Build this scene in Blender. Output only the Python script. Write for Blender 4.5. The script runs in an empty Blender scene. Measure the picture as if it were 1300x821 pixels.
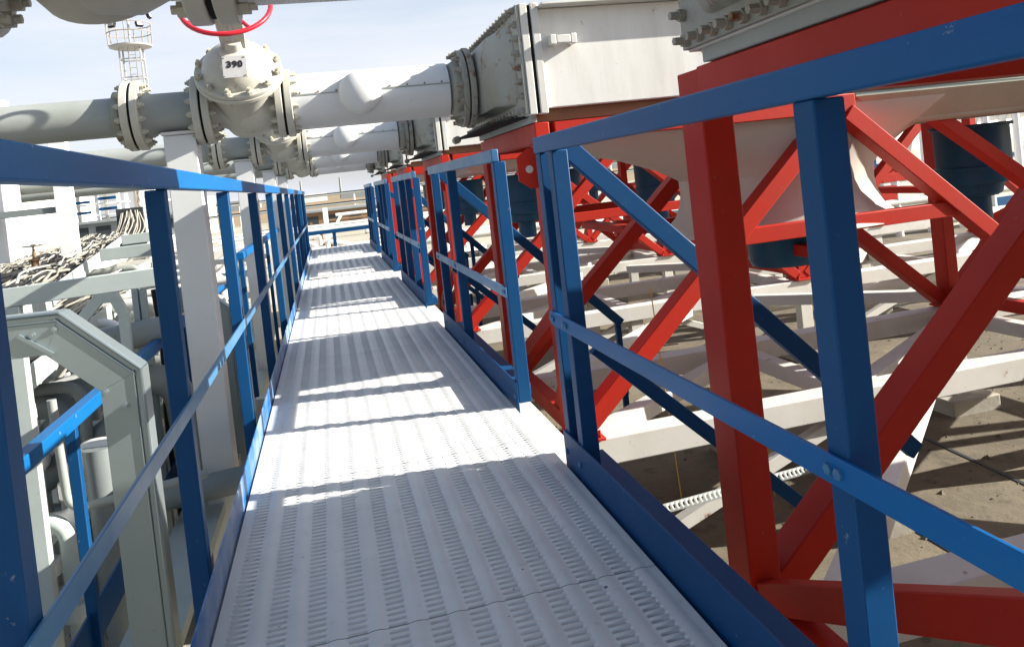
import bpy, math, random
from mathutils import Vector, Matrix
random.seed(7)
R = math.radians
sc = bpy.context.scene
col = sc.collection
V = Vector

# ------------------------------------------------------------------ camera maths
CAM_Z = 1.15
F = 1000.0 / 1300.0            # focal length in image widths
VPX, VPY, PX, PY = 414.0, 248.0, 650.0, 243.02
_roll, _pitch = R(6.3), R(-1.2)
_r = (math.cos(_roll), -math.sin(_roll)); _u = (-math.sin(_roll), -math.cos(_roll))
_a = (VPX - PX) * _r[0] + (VPY - PY) * _r[1]
Zc = V((0, math.cos(_pitch), math.sin(_pitch)))
Yc = V((_a, 1000 * math.tan(-_pitch), 1000)).normalized()
Yc = (Yc - Zc * Yc.dot(Zc)).normalized()
Xc = Yc.cross(Zc)
if Xc.x < 0: Xc = -Xc
def to_world(c): return V((Xc.dot(c), Yc.dot(c), Zc.dot(c)))
CAM = V((0, 0, CAM_Z))
def at(px, py, Y):
    """world point that stands at distance Y along the walkway in direction (px, py)"""
    dx, dy = px - PX, py - PY
    d = to_world(V((dx * _r[0] + dy * _r[1], dx * _u[0] + dy * _u[1], 1000.0)))
    return CAM + d * (Y / d.y)

# ------------------------------------------------------------------ materials
def nt(name):
    m = bpy.data.materials.new(name); m.use_nodes = True
    n = m.node_tree; return m, n, n.nodes['Principled BSDF']
def mixcol(n, fac, a, b):
    x = n.nodes.new('ShaderNodeMix'); x.data_type = 'RGBA'
    if hasattr(fac, 'links'): n.links.new(fac, x.inputs['Factor'])
    else: x.inputs['Factor'].default_value = fac
    for s, v in (('A', a), ('B', b)):
        k = [i for i in x.inputs if i.name == s and i.type == 'RGBA'][0]
        if hasattr(v, 'links'): n.links.new(v, k)
        else: k.default_value = (*v, 1)
    return [o for o in x.outputs if o.type == 'RGBA'][0]
def noise(n, coord, scale, detail=4, rough=.55, vec=None):
    x = n.nodes.new('ShaderNodeTexNoise'); x.inputs['Scale'].default_value = scale
    x.inputs['Detail'].default_value = detail; x.inputs['Roughness'].default_value = rough
    if vec:
        mp = n.nodes.new('ShaderNodeMapping'); mp.inputs['Scale'].default_value = vec
        n.links.new(coord, mp.inputs['Vector']); coord = mp.outputs[0]
    n.links.new(coord, x.inputs['Vector']); return x.outputs['Fac']
def ramp(n, fac, lo, hi):
    x = n.nodes.new('ShaderNodeMapRange'); x.inputs['From Min'].default_value = lo; x.inputs['From Max'].default_value = hi
    n.links.new(fac, x.inputs['Value']); return x.outputs[0]
def paint(name, c, rough=.4, rust=0.0, dirt=.25, metal=0, stretch=None, rustcol=(.23, .09, .03), dirtcol=None, bump=.12, coat=0, chips=None):
    m, n, b = nt(name)
    b.inputs['Specular IOR Level'].default_value = .24
    tc0 = n.nodes.new('ShaderNodeTexCoord').outputs['Object']; oi = n.nodes.new('ShaderNodeObjectInfo').outputs['Random']
    ml = n.nodes.new('ShaderNodeMath'); ml.operation = 'MULTIPLY'; ml.inputs[1].default_value = 61; n.links.new(oi, ml.inputs[0])
    va = n.nodes.new('ShaderNodeVectorMath'); va.operation = 'ADD'; n.links.new(tc0, va.inputs[0]); n.links.new(ml.outputs[0], va.inputs[1]); tc = va.outputs[0]
    n1 = noise(n, tc, 3.2, 6, .62, stretch)
    dc = dirtcol or tuple(v * .55 + .03 for v in c)
    cc = mixcol(n, ramp(n, n1, .45, .8), c, dc) if dirt else c
    if dirt:
        mm = n.nodes.new('ShaderNodeMath'); mm.operation = 'MULTIPLY'; mm.inputs[1].default_value = dirt
        n.links.new(ramp(n, n1, .42, .72), mm.inputs[0]); cc = mixcol(n, mm.outputs[0], c, dc)
    n3 = noise(n, tc, 34, 3, .6)
    cc = mixcol(n, ramp(n, n3, .68, .8), cc, tuple(min(1, v * .7 + .01) for v in c))
    if rust:
        n2 = noise(n, tc, 9, 7, .7)
        cc = mixcol(n, ramp(n, n2, .66 - rust * .22, .74 - rust * .2), cc, rustcol)
    if chips:
        n5 = noise(n, tc, 21, 6, .72); cc = mixcol(n, ramp(n, n5, .665, .70), cc, chips)
        n6 = noise(n, tc, 4, 9, .8, (1, 1, 6)); cc = mixcol(n, ramp(n, n6, .70, .72), cc, (.10, .05, .03))
    n.links.new(cc, b.inputs['Base Color'])
    rr = n.nodes.new('ShaderNodeMapRange'); rr.inputs['To Min'].default_value = rough - .08; rr.inputs['To Max'].default_value = rough + .2
    n.links.new(n1, rr.inputs['Value']); n.links.new(rr.outputs[0], b.inputs['Roughness'])
    b.inputs['Metallic'].default_value = metal
    if coat: b.inputs['Coat Weight'].default_value = coat
    if bump:
        bp = n.nodes.new('ShaderNodeBump'); bp.inputs['Strength'].default_value = bump; bp.inputs['Distance'].default_value = .004
        n.links.new(noise(n, tc, 26, 5, .6), bp.inputs['Height']); n.links.new(bp.outputs[0], b.inputs['Normal'])
    return m
M = {}
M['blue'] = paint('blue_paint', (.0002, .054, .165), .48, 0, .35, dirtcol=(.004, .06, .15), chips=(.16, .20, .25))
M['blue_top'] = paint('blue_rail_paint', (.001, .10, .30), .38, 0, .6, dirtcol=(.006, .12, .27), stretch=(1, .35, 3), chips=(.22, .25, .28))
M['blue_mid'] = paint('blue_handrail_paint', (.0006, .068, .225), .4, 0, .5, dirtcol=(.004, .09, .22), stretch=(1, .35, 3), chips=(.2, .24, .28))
M['blue_sheen'] = paint('sky_sheen_blue_paint', (.06, .17, .30), .34, 0, .6, dirtcol=(.03, .12, .28))  # paler blue: sky reflection on the rails, put into the colour
M['red'] = paint('red_paint', (.42, .018, .007), .48, 0, .35, dirtcol=(.28, .02, .012), chips=(.30, .12, .08))
M['white'] = paint('white_paint', (.62, .61, .57), .45, .12, .35, dirtcol=(.42, .40, .33))
M['white_clean'] = paint('white_insulation_metal', (.62, .63, .62), .38, 0, .3, dirtcol=(.55, .55, .52))
M['box'] = paint('streaked_white_casing_paint', (.68, .67, .63), .45, .05, .5, dirtcol=(.46, .44, .39), stretch=(2.5, 2.5, .35))
M['cream'] = paint('cream_valve_paint', (.47, .46, .405), .42, .1, .5, dirtcol=(.33, .31, .22))
M['pipe'] = paint('pale_grey_green_pipe_paint', (.31, .33, .315), .42, 0, .5, dirtcol=(.22, .24, .20))
M['header'] = paint('weathered_header_paint', (.30, .305, .275), .5, .38, .7, dirtcol=(.27, .24, .17), rustcol=(.20, .085, .03), bump=.3)
M['rusty'] = paint('rusted_bolt_steel', (.34, .32, .27), .6, .55, .6, rustcol=(.16, .06, .02), bump=.4)
M['bolt'] = paint('painted_bolt', (.46, .44, .36), .5, .2, .5, bump=.2)
M['dark'] = paint('dark_gasket_and_skirt_shade', (.012, .011, .010), .8, 0, 0, bump=0)
M['shroud'] = paint('beige_fan_shroud', (.50, .44, .38), .5, 0, .5, dirtcol=(.45, .42, .40))
M['pan'] = paint('grey_green_plenum_paint', (.40, .42, .34), .5, 0, .4)
M['drum'] = paint('dark_teal_blue_motor_paint', (.010, .075, .15), .4, 0, .4)
M['palegreen'] = paint('pale_green_grey_steel', (.42, .47, .45), .42, 0, .45, dirtcol=(.30, .35, .32))
M['galv'] = paint('galvanised_steel', (.33, .39, .40), .30, 0, .5, metal=.75, dirtcol=(.36, .39, .38))
M['tray_cable'] = paint('grey_cable', (.33, .31, .26), .55, 0, .6, dirtcol=(.10, .09, .07), bump=0)
M['pale_cable'] = paint('pale_cable', (.48, .47, .42), .5, 0, .5, bump=0)
M['black_cable'] = paint('black_cable', (.02, .02, .02), .5, 0, 0, bump=0)
M['greypipe'] = paint('grey_pipe_paint', (.20, .225, .225), .36, 0, .5)
M['handwheel'] = paint('red_handwheel_paint', (.62, .02, .035), .3, 0, .2, coat=.3)
M['concrete'] = paint('concrete', (.36, .34, .29), .85, 0, .7, dirtcol=(.22, .20, .16), bump=.6)
M['tank'] = paint('white_tank_paint', (.80, .80, .78), .45, 0, .2)
M['far_grey'] = paint('grey_cladding', (.25, .27, .27), .7, 0, .4)
M['far_dark'] = paint('dark_opening', (.035, .04, .045), .5, 0, 0, bump=0)
M['brown'] = paint('brown_primer', (.22, .13, .07), .6, .2, .5)
M['yellow'] = paint('yellow_paint', (.55, .36, .05), .5, 0, .4)
M['plate'] = paint('grey_plate', (.42, .42, .42), .5, 0, .4)
M['text'] = paint('black_stencil_paint', (.015, .015, .02), .6, 0, 0, bump=0)
M['brownsteel'] = paint('dull_steel_ladder', (.30, .26, .22), .6, .2, .3)

def deck_mat():
    m, n, b = nt('white_grating_paint')
    tc = n.nodes.new('ShaderNodeTexCoord').outputs['Object']
    n1 = noise(n, tc, 2.3, 8, .65); n2 = noise(n, tc, 19, 5, .7); n3 = noise(n, tc, 5.5, 2, .4)
    cc = mixcol(n, ramp(n, n1, .42, .75), (.62, .62, .605), (.50, .51, .495))
    cc = mixcol(n, ramp(n, n2, .60, .80), cc, (.38, .37, .33))
    n4 = noise(n, tc, 33, 1, .3)
    cc = mixcol(n, ramp(n, n4, .795, .81), cc, (.05, .07, .12))
    n.links.new(cc, b.inputs['Base Color']); b.inputs['Roughness'].default_value = .42
    bp = n.nodes.new('ShaderNodeBump'); bp.inputs['Strength'].default_value = .25; bp.inputs['Distance'].default_value = .003
    n.links.new(n2, bp.inputs['Height']); n.links.new(bp.outputs[0], b.inputs['Normal'])
    return m
M['deck'] = deck_mat()
M['slot'] = paint('grating_slot_shade', (.30, .29, .26), .8, 0, .3, bump=0)  # slot floors darkened to paint in the shade of open holes
M['kick'] = paint('kickboard_paint_with_white_overspray', (.004, .10, .32), .4, 0, .9, dirtcol=(.42, .48, .52), stretch=(.6, .6, .6), chips=(.4, .42, .42))
def ground_mat(name, a, b_, c_, sc1=.6, sc2=6, bump=.5):
    m, n, b = nt(name)
    tc = n.nodes.new('ShaderNodeTexCoord').outputs['Object']
    n1 = noise(n, tc, sc1, 8, .65); n2 = noise(n, tc, sc2, 8, .7); n3 = noise(n, tc, 60, 3, .6)
    cc = mixcol(n, ramp(n, n1, .35, .68), a, b_); cc = mixcol(n, ramp(n, n2, .52, .72), cc, c_)
    cc = mixcol(n, ramp(n, n3, .66, .74), cc, tuple(v * .55 for v in a))
    n.links.new(cc, b.inputs['Base Color']); b.inputs['Roughness'].default_value = .9
    bp = n.nodes.new('ShaderNodeBump'); bp.inputs['Strength'].default_value = bump; bp.inputs['Distance'].default_value = .03
    n.links.new(n2, bp.inputs['Height']); n.links.new(bp.outputs[0], b.inputs['Normal'])
    return m
M['sand'] = ground_mat('pale_sandy_gravel', (.35, .32, .25), (.44, .40, .32), (.26, .23, .17))
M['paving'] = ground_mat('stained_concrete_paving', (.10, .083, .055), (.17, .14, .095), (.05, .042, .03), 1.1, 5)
M['steppe'] = ground_mat('dry_steppe_grass', (.27, .19, .10), (.20, .15, .09), (.33, .25, .14), .02, .25)

# ------------------------------------------------------------------ mesh builder
class MB:
    def __init__(s): s.v = []; s.f = []
    def add(s, vs, fs):
        o = len(s.v); s.v += [V(p) for p in vs]; s.f += [tuple(i + o for i in f) for f in fs]; return s
    def box(s, x0, x1, y0, y1, z0, z1):
        return s.add([(x0, y0, z0), (x1, y0, z0), (x1, y1, z0), (x0, y1, z0), (x0, y0, z1), (x1, y0, z1), (x1, y1, z1), (x0, y1, z1)],
                     [(0, 3, 2, 1), (4, 5, 6, 7), (0, 1, 5, 4), (1, 2, 6, 5), (2, 3, 7, 6), (3, 0, 4, 7)])
    def beam(s, p0, p1, w, h, up=(0, 0, 1)):
        p0, p1 = V(p0), V(p1); d = (p1 - p0).normalized(); up = V(up)
        if abs(d.dot(up)) > .98: up = V((0, 1, 0))
        a = d.cross(up).normalized(); b = a.cross(d).normalized()
        q = []
        for p in (p0, p1):
            for i, j in ((-1, -1), (1, -1), (1, 1), (-1, 1)): q.append(p + a * (i * w / 2) + b * (j * h / 2))
        return s.add(q, [(0, 1, 2, 3), (7, 6, 5, 4), (0, 4, 5, 1), (1, 5, 6, 2), (2, 6, 7, 3), (3, 7, 4, 0)])
    def rev(s, prof, origin, axis, n=24, cap0=True, cap1=True):
        """prof: (distance along axis, radius)"""
        o = V(origin); ax = V(axis).normalized(); t = V((0, 0, 1)) if abs(ax.z) < .9 else V((1, 0, 0))
        a = ax.cross(t).normalized(); b = ax.cross(a).normalized(); q = []; fs = []
        for k, (h, r) in enumerate(prof):
            for i in range(n):
                an = 2 * math.pi * i / n; q.append(o + ax * h + (a * math.cos(an) + b * math.sin(an)) * r)
        for k in range(len(prof) - 1):
            for i in range(n):
                j = (i + 1) % n; fs.append((k * n + i, k * n + j, (k + 1) * n + j, (k + 1) * n + i))
        if cap0: fs.append(tuple(range(n - 1, -1, -1)))
        if cap1: fs.append(tuple((len(prof) - 1) * n + i for i in range(n)))
        return s.add(q, fs)
    def tube(s, p0, p1, r, n=20): p0, p1 = V(p0), V(p1); return s.rev([(0, r), ((p1 - p0).length, r)], p0, p1 - p0, n)
    def path(s, pts, r, n=10, closed=False):
        pts = [V(p) for p in pts]; q = []; fs = []; m = len(pts); prev = None
        for k, p in enumerate(pts):
            if closed: d = pts[(k + 1) % m] - pts[k - 1]
            else: d = pts[min(k + 1, m - 1)] - pts[max(k - 1, 0)]
            d.normalize()
            if prev is None:
                t = V((0, 0, 1)) if abs(d.z) < .9 else V((1, 0, 0)); a = d.cross(t).normalized()
            else: a = (prev - d * prev.dot(d)).normalized()
            prev = a; b = d.cross(a)
            for i in range(n):
                an = 2 * math.pi * i / n; q.append(p + (a * math.cos(an) + b * math.sin(an)) * r)
        for k in range(m if closed else m - 1):
            kk = (k + 1) % m
            for i in range(n):
                j = (i + 1) % n; fs.append((k * n + i, k * n + j, kk * n + j, kk * n + i))
        if not closed: fs.append(tuple(range(n - 1, -1, -1))); fs.append(tuple((m - 1) * n + i for i in range(n)))
        return s.add(q, fs)
    def prism(s, pts, d):
        d = V(d); n = len(pts); q = [V(p) for p in pts] + [V(p) + d for p in pts]
        fs = [tuple(range(n - 1, -1, -1)), tuple(range(n, 2 * n))] + [(i, (i + 1) % n, n + (i + 1) % n, n + i) for i in range(n)]
        return s.add(q, fs)
    def build(s, name, mat, parent=None, bevel=0, loc=None, auto=32):
        me = bpy.data.meshes.new(name); me.from_pydata([tuple(p) for p in s.v], [], s.f); me.update()
        import bmesh
        bm = bmesh.new(); bm.from_mesh(me); bmesh.ops.recalc_face_normals(bm, faces=bm.faces); bm.to_mesh(me); bm.free()
        me.materials.append(M[mat] if isinstance(mat, str) else mat)
        for p in me.polygons: p.use_smooth = True
        me.set_sharp_from_angle(angle=R(auto))
        o = bpy.data.objects.new(name, me); col.objects.link(o)
        if parent: o.parent = parent
        if loc is not None: o.location = loc
        if bevel:
            b = o.modifiers.new('bevel', 'BEVEL'); b.width = bevel; b.segments = 2; b.limit_method = 'ANGLE'; b.angle_limit = R(40)
            b.harden_normals = False
        return o
def bend(pts, rad, k=6):
    """polyline with rounded corners"""
    pts = [V(p) for p in pts]; out = [pts[0]]
    for i in range(1, len(pts) - 1):
        a, b, c = pts[i - 1], pts[i], pts[i + 1]; r = min(rad, (a - b).length * .49, (c - b).length * .49)
        p = b + (a - b).normalized() * r; q = b + (c - b).normalized() * r
        for j in range(k + 1):
            t = j / k; out.append(p * (1 - t) ** 2 + b * 2 * t * (1 - t) + q * t * t)
    out.append(pts[-1]); return out
def tag(o, label=None, cat=None, group=None, kind=None):
    if label: o['label'] = label
    if cat: o['category'] = cat
    if group: o['group'] = group
    if kind: o['kind'] = kind
    return o
def empty(name, loc=(0, 0, 0)):
    o = bpy.data.objects.new(name, None); o.empty_display_size = .1; o.location = loc; col.objects.link(o); return o
def copy_tree(o, parent=None):
    c = o.copy(); col.objects.link(c); c.parent = parent
    for ch in list(o.children): copy_tree(ch, c)
    return c
def rep(o, loc, label, group=None):
    c = copy_tree(o); c.location = loc; c['label'] = label
    if group: c['group'] = group
    return c
def inst(src, parent, loc=None, rot=None):
    c = src.copy(); col.objects.link(c); c.parent = parent
    if loc is not None: c.location = loc
    if rot is not None: c.rotation_euler = rot
    return c

# ------------------------------------------------------------------ the setting
GZ = -1.3
def sheet(name, x0, x1, y0, y1, z, mat, n=1):
    return tag(MB().add([(x0, y0, z), (x1, y0, z), (x1, y1, z), (x0, y1, z)], [(0, 1, 2, 3)]).build(name, mat), kind='structure')
sheet('ground', -60, 80, -30, 95, GZ, 'sand')
sheet('steppe', -4000, 4000, -4000, 6000, GZ - .06, 'steppe')
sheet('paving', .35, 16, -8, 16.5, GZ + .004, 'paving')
# irregular tar joints in the paving
mb = MB()
for p in ([(3.0, 9.2), (5.2, 8.9), (7.8, 9.6)], [(2.0, 6.9), (5.5, 6.7), (9, 7.0)], [(4.3, 4), (4.5, 6.7), (4.4, 9)], [(3.2, 1), (3.3, 5)]):
    for (a, b) in zip(p, p[1:]): mb.beam((a[0], a[1], GZ + .006), (b[0], b[1], GZ + .006), .03, .008)
tag(mb.build('paving_joint', 'far_dark'), kind='structure')

# ------------------------------------------------------------------ walkway deck
WX0, WX1 = -.425, .79
RP = (WX1 - WX0 - .05) / 11.0
def deck_panel_mesh(L, fine=True):
    sp = .029; ns = int(round(L / sp)); xs = []
    prof = [(0, 0), (.05, 0), (.07, .0), (.50, .0), (.52, .0), (.60, .0016), (.70, .0030), (.80, .0030), (.90, .0016), (.97, 0)]
    cols = [(WX0, 0, -.03)]; cols.append((WX0, 0, 0))
    for i in range(11):
        for k, (t, h) in enumerate(prof):
            cols.append((WX0 + .03 + RP * (i + t), 1 if 2 <= k <= 3 else 0, h))
        # interior columns of slot band
    cols.append((WX1 - .02, 0, 0)); cols.append((WX1, 0, 0)); cols.append((WX1, 0, -.03))
    rows = []
    for j in range(ns):
        for t, h in ((0, 0), (.08, -.004), (.30, -.004), (.38, .0018), (.62, .0018), (.88, .0005)): rows.append((L * (j + t) / ns, h))
    rows.append((L, 0))
    vs = []; nx = len(cols)
    for (y, h) in rows:
        for (x, s, z) in cols: vs.append((x, y, z + (h if s else 0)))
    fs = []
    for j in range(len(rows) - 1):
        for i in range(nx - 1):
          fs.append((j * nx + i, j * nx + i + 1, (j + 1) * nx + i + 1, (j + 1) * nx + i))
    mb = MB(); mb.v = [V(p) for p in vs]; mb.f = fs; return mb
walk = empty('walkway', (0, -1.5, 0))
tag(walk, 'long raised walkway of white ribbed anti-slip metal grating between blue railings', 'walkway')
PL = 1.218; y = .0 ; first = None
for i in range(16):
    yy = 3.62 - 1.5 * 0 - 4 * PL + i * PL - (-1.5) * 0      # seams near y = 2.4
    ly = -1.5 - (-1.5)
    if first is None:
        first = deck_panel_mesh(PL - .003).build('deck_panel', 'deck', walk, auto=60); o = first
        first.data.materials.append(M['slot'])
        for p in first.data.polygons:
            if all(first.data.vertices[i].co.z < -.0035 for i in p.vertices) and all(first.data.vertices[i].co.z > -.01 for i in p.vertices): p.material_index = 1
    else: o = inst(first, walk)
    o.location = (0, (2.10 - 3 * PL + i * PL) + 1.5, 0)
YE = 2.10 + 13 * PL                                  # end of the walkway
for x in (WX0 + .03, WX1 - .03):
    MB().box(x - .025, x + .025, 0, YE + 1.5, -.17, -.032).build('side_beam', 'white', walk, .004)
for i in range(15):
    yy = 1.0 + i * 1.218
    MB().box(WX0 + .06, WX1 - .06, yy, yy + .05, -.14, -.04).build('cross_beam', 'white', walk)
for i in range(1, 16): MB().box(WX0 + .065, WX1 - .065, 2.10 - 3 * PL + i * PL + 1.5 - .03, 2.10 - 3 * PL + i * PL + 1.5 + .06, -.012, -.008).build('seam_light_block', 'far_dark', walk)  # dark strips added under the seams so lit ground does not show through
# small diamond-plate mat far ahead
tag(MB().box(-.36, -.05, 11.3, 12.6, .012, .022).build('floor_plate', 'white', None, .003), 'small flat steel plate lying on the walkway grating by the left rail', 'plate')

# white ledge between deck and red structure (edge channel)
led = empty('edge_channel', (.87, 0, -.08)); tag(led, 'white steel channel along the right edge of the grating below the red columns', 'channel')
MB().box(-.06, .06, -1.0, 17.5, -.02, .02).build('channel_top', 'white', led, .004)
MB().box(.045, .06, -1.0, 17.5, -.16, -.022).build('channel_web', 'white', led)
# perforated strip beside it
def perforated(L, w, nx, nw, hole=.55):
    mb = MB(); q = {}
    def vid(p):
        k = (round(p[0], 5), round(p[1], 5))
        if k not in q: q[k] = len(mb.v); mb.v.append(V((p[0], p[1], 0)))
        return q[k]
    for i in range(nx):
        for j in range(nw):
            x0, x1 = L * i / nx, L * (i + 1) / nx; y0, y1 = w * j / nw, w * (j + 1) / nw
            mx, my = (x1 - x0) * (1 - hole) / 2, (y1 - y0) * (1 - hole) / 2
            a = [vid(p) for p in ((x0, y0), (x1, y0), (x1, y1), (x0, y1))]
            b = [vid(p) for p in ((x0 + mx, y0 + my), (x1 - mx, y0 + my), (x1 - mx, y1 - my), (x0 + mx, y1 - my))]
            for k in range(4): mb.f.append((a[k], a[(k + 1) % 4], b[(k + 1) % 4], b[k]))
    return mb
def solidify(o, t):
    s = o.modifiers.new('thick', 'SOLIDIFY'); s.thickness = t; return o
o = solidify(perforated(.10, .30, 3, 8, .62).build('perforated_strip', 'white', None), .004)
o.location = (.80, 2.62, -.058); tag(o, 'short perforated white steel strip at the deck edge beside the near kickboard', 'strip')

# ------------------------------------------------------------------ left railing
lr = empty('left_railing', (-.47, -1.0, 0)); lr.name = 'railing'
tag(lr, 'long continuous blue steel railing on the left side of the white walkway', 'railing')
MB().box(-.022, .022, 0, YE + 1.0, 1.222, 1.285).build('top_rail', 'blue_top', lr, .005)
MB().box(.006, .014, 0, YE + 1.0, .545, .59).build('mid_rail', 'blue_sheen', lr, .002)
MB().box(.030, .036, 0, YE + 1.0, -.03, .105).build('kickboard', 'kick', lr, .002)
psrc = None
for yp in (.0, 1.25, 2.55, 4.12, 5.70, 7.35, 8.9, 10.5, 12.1, 13.7, 15.3, 16.7, YE - .05):
    if psrc is None: psrc = MB().box(-.052, .004, -.028, .028, -.12, 1.222).build('post', 'blue', lr, .004); o = psrc
    else: o = inst(psrc, lr)
    o.location = (0, yp + 1.0, 0)

# ------------------------------------------------------------------ right railings
def right_rail(y0, y1, posts, label, copy_of=None):
    t = empty('railing', (.85, y0, 0)); L = y1 - y0
    tag(t, label, 'railing', 'blue railing sections on the right side')
    MB().box(-.042, -.005, 0, L, 1.222, 1.285).build('top_rail', 'blue_sheen' if y0 > 3 else 'blue_mid', t, .005)
    MB().box(-.047, -.038, 0, L, .548, .602).build('mid_rail', 'blue_sheen' if y0 > 3 else 'blue_top', t, .002)
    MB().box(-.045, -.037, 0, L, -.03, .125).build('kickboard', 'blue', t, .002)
    MB().box(-.034, .11, 0.35, L, -.05, .018).build('toe_channel', 'blue', t, .003)
    bsrc = None
    for p in posts:
        for dz, dy in ((.575, -.014), (.575, .014), (.05, 0)):
            if bsrc is None: bsrc = MB().rev([(0, .011), (.006, .011), (.008, .006)], (0, 0, 0), (-1, 0, 0), 6).build('rail_bolt', 'blue_sheen', t, loc=(-.047 if dz > .1 else -.045, p - y0 + dy, dz))
            else: inst(bsrc, t, (-.047 if dz > .1 else -.045, p - y0 + dy, dz))
    for p in posts: MB().box(-.036, .026, -.031, .031, .019, 1.222).build('post', 'blue', t, .004, loc=(0, p - y0, 0))
    return t
right_rail(-1.0, 3.0, (-.45, 1.21, 2.80, 2.965), 'nearest blue railing section, its rails running close past the viewer at right')
right_rail(3.80, 6.30, (3.83, 5.36, 6.18), 'second blue railing section, starting just past the gap by the sunlit red column')
for k in (1, 2, 3):
    d = 3.7 * k
    right_rail(3.80 + d, min(6.30 + d, YE), [p + d for p in (3.83, 4.6, 5.36, 6.18) if p + d < YE],
               ['third blue railing section, about halfway along the walkway', 'fourth blue railing section, near the far end of the walkway', 'farthest blue railing section, at the very end of the walkway'][k - 1])
# handrails going down to the right at each section's far post
def stair_rail(y, label):
    t = empty('stair_handrail', (.90, y, 0)); tag(t, label, 'handrail', 'sloping blue handrails beside the red supports')
    MB().beam((-.03, 0, 1.265), (1.40, 0, -.20), .045, .075).build('top_rail', 'blue', t, .004)
    MB().beam((.03, 0, .46), (.98, 0, -.45), .04, .055).build('mid_rail', 'blue', t, .004)
    if y > 4: MB().beam((.85, 0.03, .36), (.85, 0.03, -.9), .045, .045).build('post', 'blue', t, .003)
    if y > 4: MB().beam((1.38, 0.03, -.20), (1.38, 0.03, GZ), .045, .045).build('post', 'blue', t, .003)
    return t
for k, y_ in enumerate((2.87, 6.30, 10.0, 13.7)):
    stair_rail(y_, ['nearest sloping blue handrail, going down right from the double blue post', 'second sloping blue handrail, seen behind the sunlit blue post',
                    'third sloping blue handrail, halfway along the walkway', 'farthest sloping blue handrail'][k])
# end rail across
t = empty('end_railing', (.2, 18.6, 0)); tag(t, 'low blue railing crossing beyond the far end of the walkway', 'railing')
MB().box(-1.0, 1.6, -.03, .03, .27, .36).build('top_rail', 'blue', t, .004)
for x in (-.95, -.12, 1.5): MB().box(x - .04, x + .04, -.02, .02, GZ, .27).build('post', 'blue', t, .003)

# ------------------------------------------------------------------ red support frames
D = 1.62; ZT, ZB = 1.425, -.40
CX = (1.18, 1.29)
def support_frame():
    t = empty('cooler_support', (0, 0, 0)); tag(t, 'x', 'steel frame', 'red trestle supports under the air coolers')
    feet = (1.18, 5.10, 9.0)
    for x in feet:
        for y0 in (0, D - .15):
            c = MB().box(x, x + .11, y0, y0 + .15, ZB + .02, 1.305 if y0 == 0 else 1.42).build('column', 'red', t, .006)
            MB().box(x - .05, x + .20, y0 - .05, y0 + .20, ZB, ZB + .018).build('base_plate', 'red', c, .003)
            b = MB()
            for dx in (-.03, .17):
                for dy in (-.03, .17): b.rev([(0, .014), (.02, .014), (.02, .008), (.04, .008)], (x + dx, y0 + dy, ZB + .018), (0, 0, 1), 6)
            b.build('anchor_bolts', 'red', c)
    for x in feet:   # beams along the walkway direction, top and bottom, and knee brace
        MB().box(x - .02 + (.015 if x < 2 else 0), x + .08, .002, D - .152, 1.31, ZT).build('top_beam', 'red', t, .005)
        MB().beam((x + .055, .14, ZB + .09), (x + .055, D - .15, ZB + .09), .09, .10).build('bottom_beam', 'red', t, .004)
        MB().beam((x + .05, D - .17, ZB + .12), (x + .05, .10, .34), .07, .095).build('brace', 'red', t, .004)
        MB().prism([(x + .02, .15, ZB + .14), (x + .02, .15, ZB + .36), (x + .02, .34, ZB + .14)], (.012, 0, 0)).build('gusset_plate', 'red', t)
    # lug on the walkway side; pale disc paints the light through its hole
    for y0 in (0.0,):
        n = 14; q = [];
        out = [(1.10 - .0, 1.12), (1.10, 1.27), (1.17, 1.30), (1.178, 1.30), (1.178, 1.05), (1.17, 1.05)]
        MB().prism([(1.06, y0 + .03, 1.11), (1.06, y0 + .03, 1.24), (1.13, y0 + .03, 1.29), (1.178, y0 + .03, 1.29), (1.178, y0 + .03, 1.06), (1.13, y0 + .03, 1.06)], (0, .02, 0)).build('lug_plate', 'red', t, .002)
        MB().rev([(-.003, .022), (.026, .022)], (1.125, y0 + .03, 1.17), (0, 1, 0), 16).build('lug_hole_light', 'shroud', t)
    for y0 in (.055, D - .055):     # A-frames in the plane of each long side
        MB().box(1.292, 3.25 if y0 < .5 else 9.0, y0 - .05, y0 + .05, 1.31, ZT - .003).build('long_beam', 'red', t, .005)
        for a in (1.18, 5.10):
            ax = a + 1.96
            MB().beam((a + .10, y0, ZB + .06), (ax - .05, y0, 1.31), .105, .125, (0, 1, 0)).build('diagonal_brace', 'red', t, .005)
            MB().beam((ax + .05, y0, 1.31), (a + 3.92 - .02, y0, ZB + .06), .105, .125, (0, 1, 0)).build('diagonal_brace', 'red', t, .005)
            MB().box(a + 1.22, a + 2.74, y0 - .045, y0 + .045, .575, .67).build('crossbar', 'red', t, .004)
    MB().beam((3.95, .28, 1.31), (5.6, .28, .10), .09, .11, (0, 1, 0)).build('diagonal_brace', 'red', t, .005)
    for a in (1.18, 5.10):          # cradle for the fan drive
        MB().box(a + 1.90, a + 2.06, .10, D - .10, .38, .46).build('drive_beam', 'red', t, .004)
        MB().box(a + 2.35, a + 2.62, D - .12, D - .02, .22, .42).build('gusset_box', 'red', t, .004)
    return t
def place_frames(src, locs, labels, grp):
    src.location = locs[0]; src['label'] = labels[0]; src['group'] = grp
    for l, lb in zip(locs[1:], labels[1:]): rep(src, l, lb, grp)
N = [.82, 4.27, 7.97, 11.67, 15.37, -2.75, -6.4]
ORD = ['nearest', 'second', 'third', 'fourth', 'farthest', 'unseen first', 'unseen second']
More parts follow.
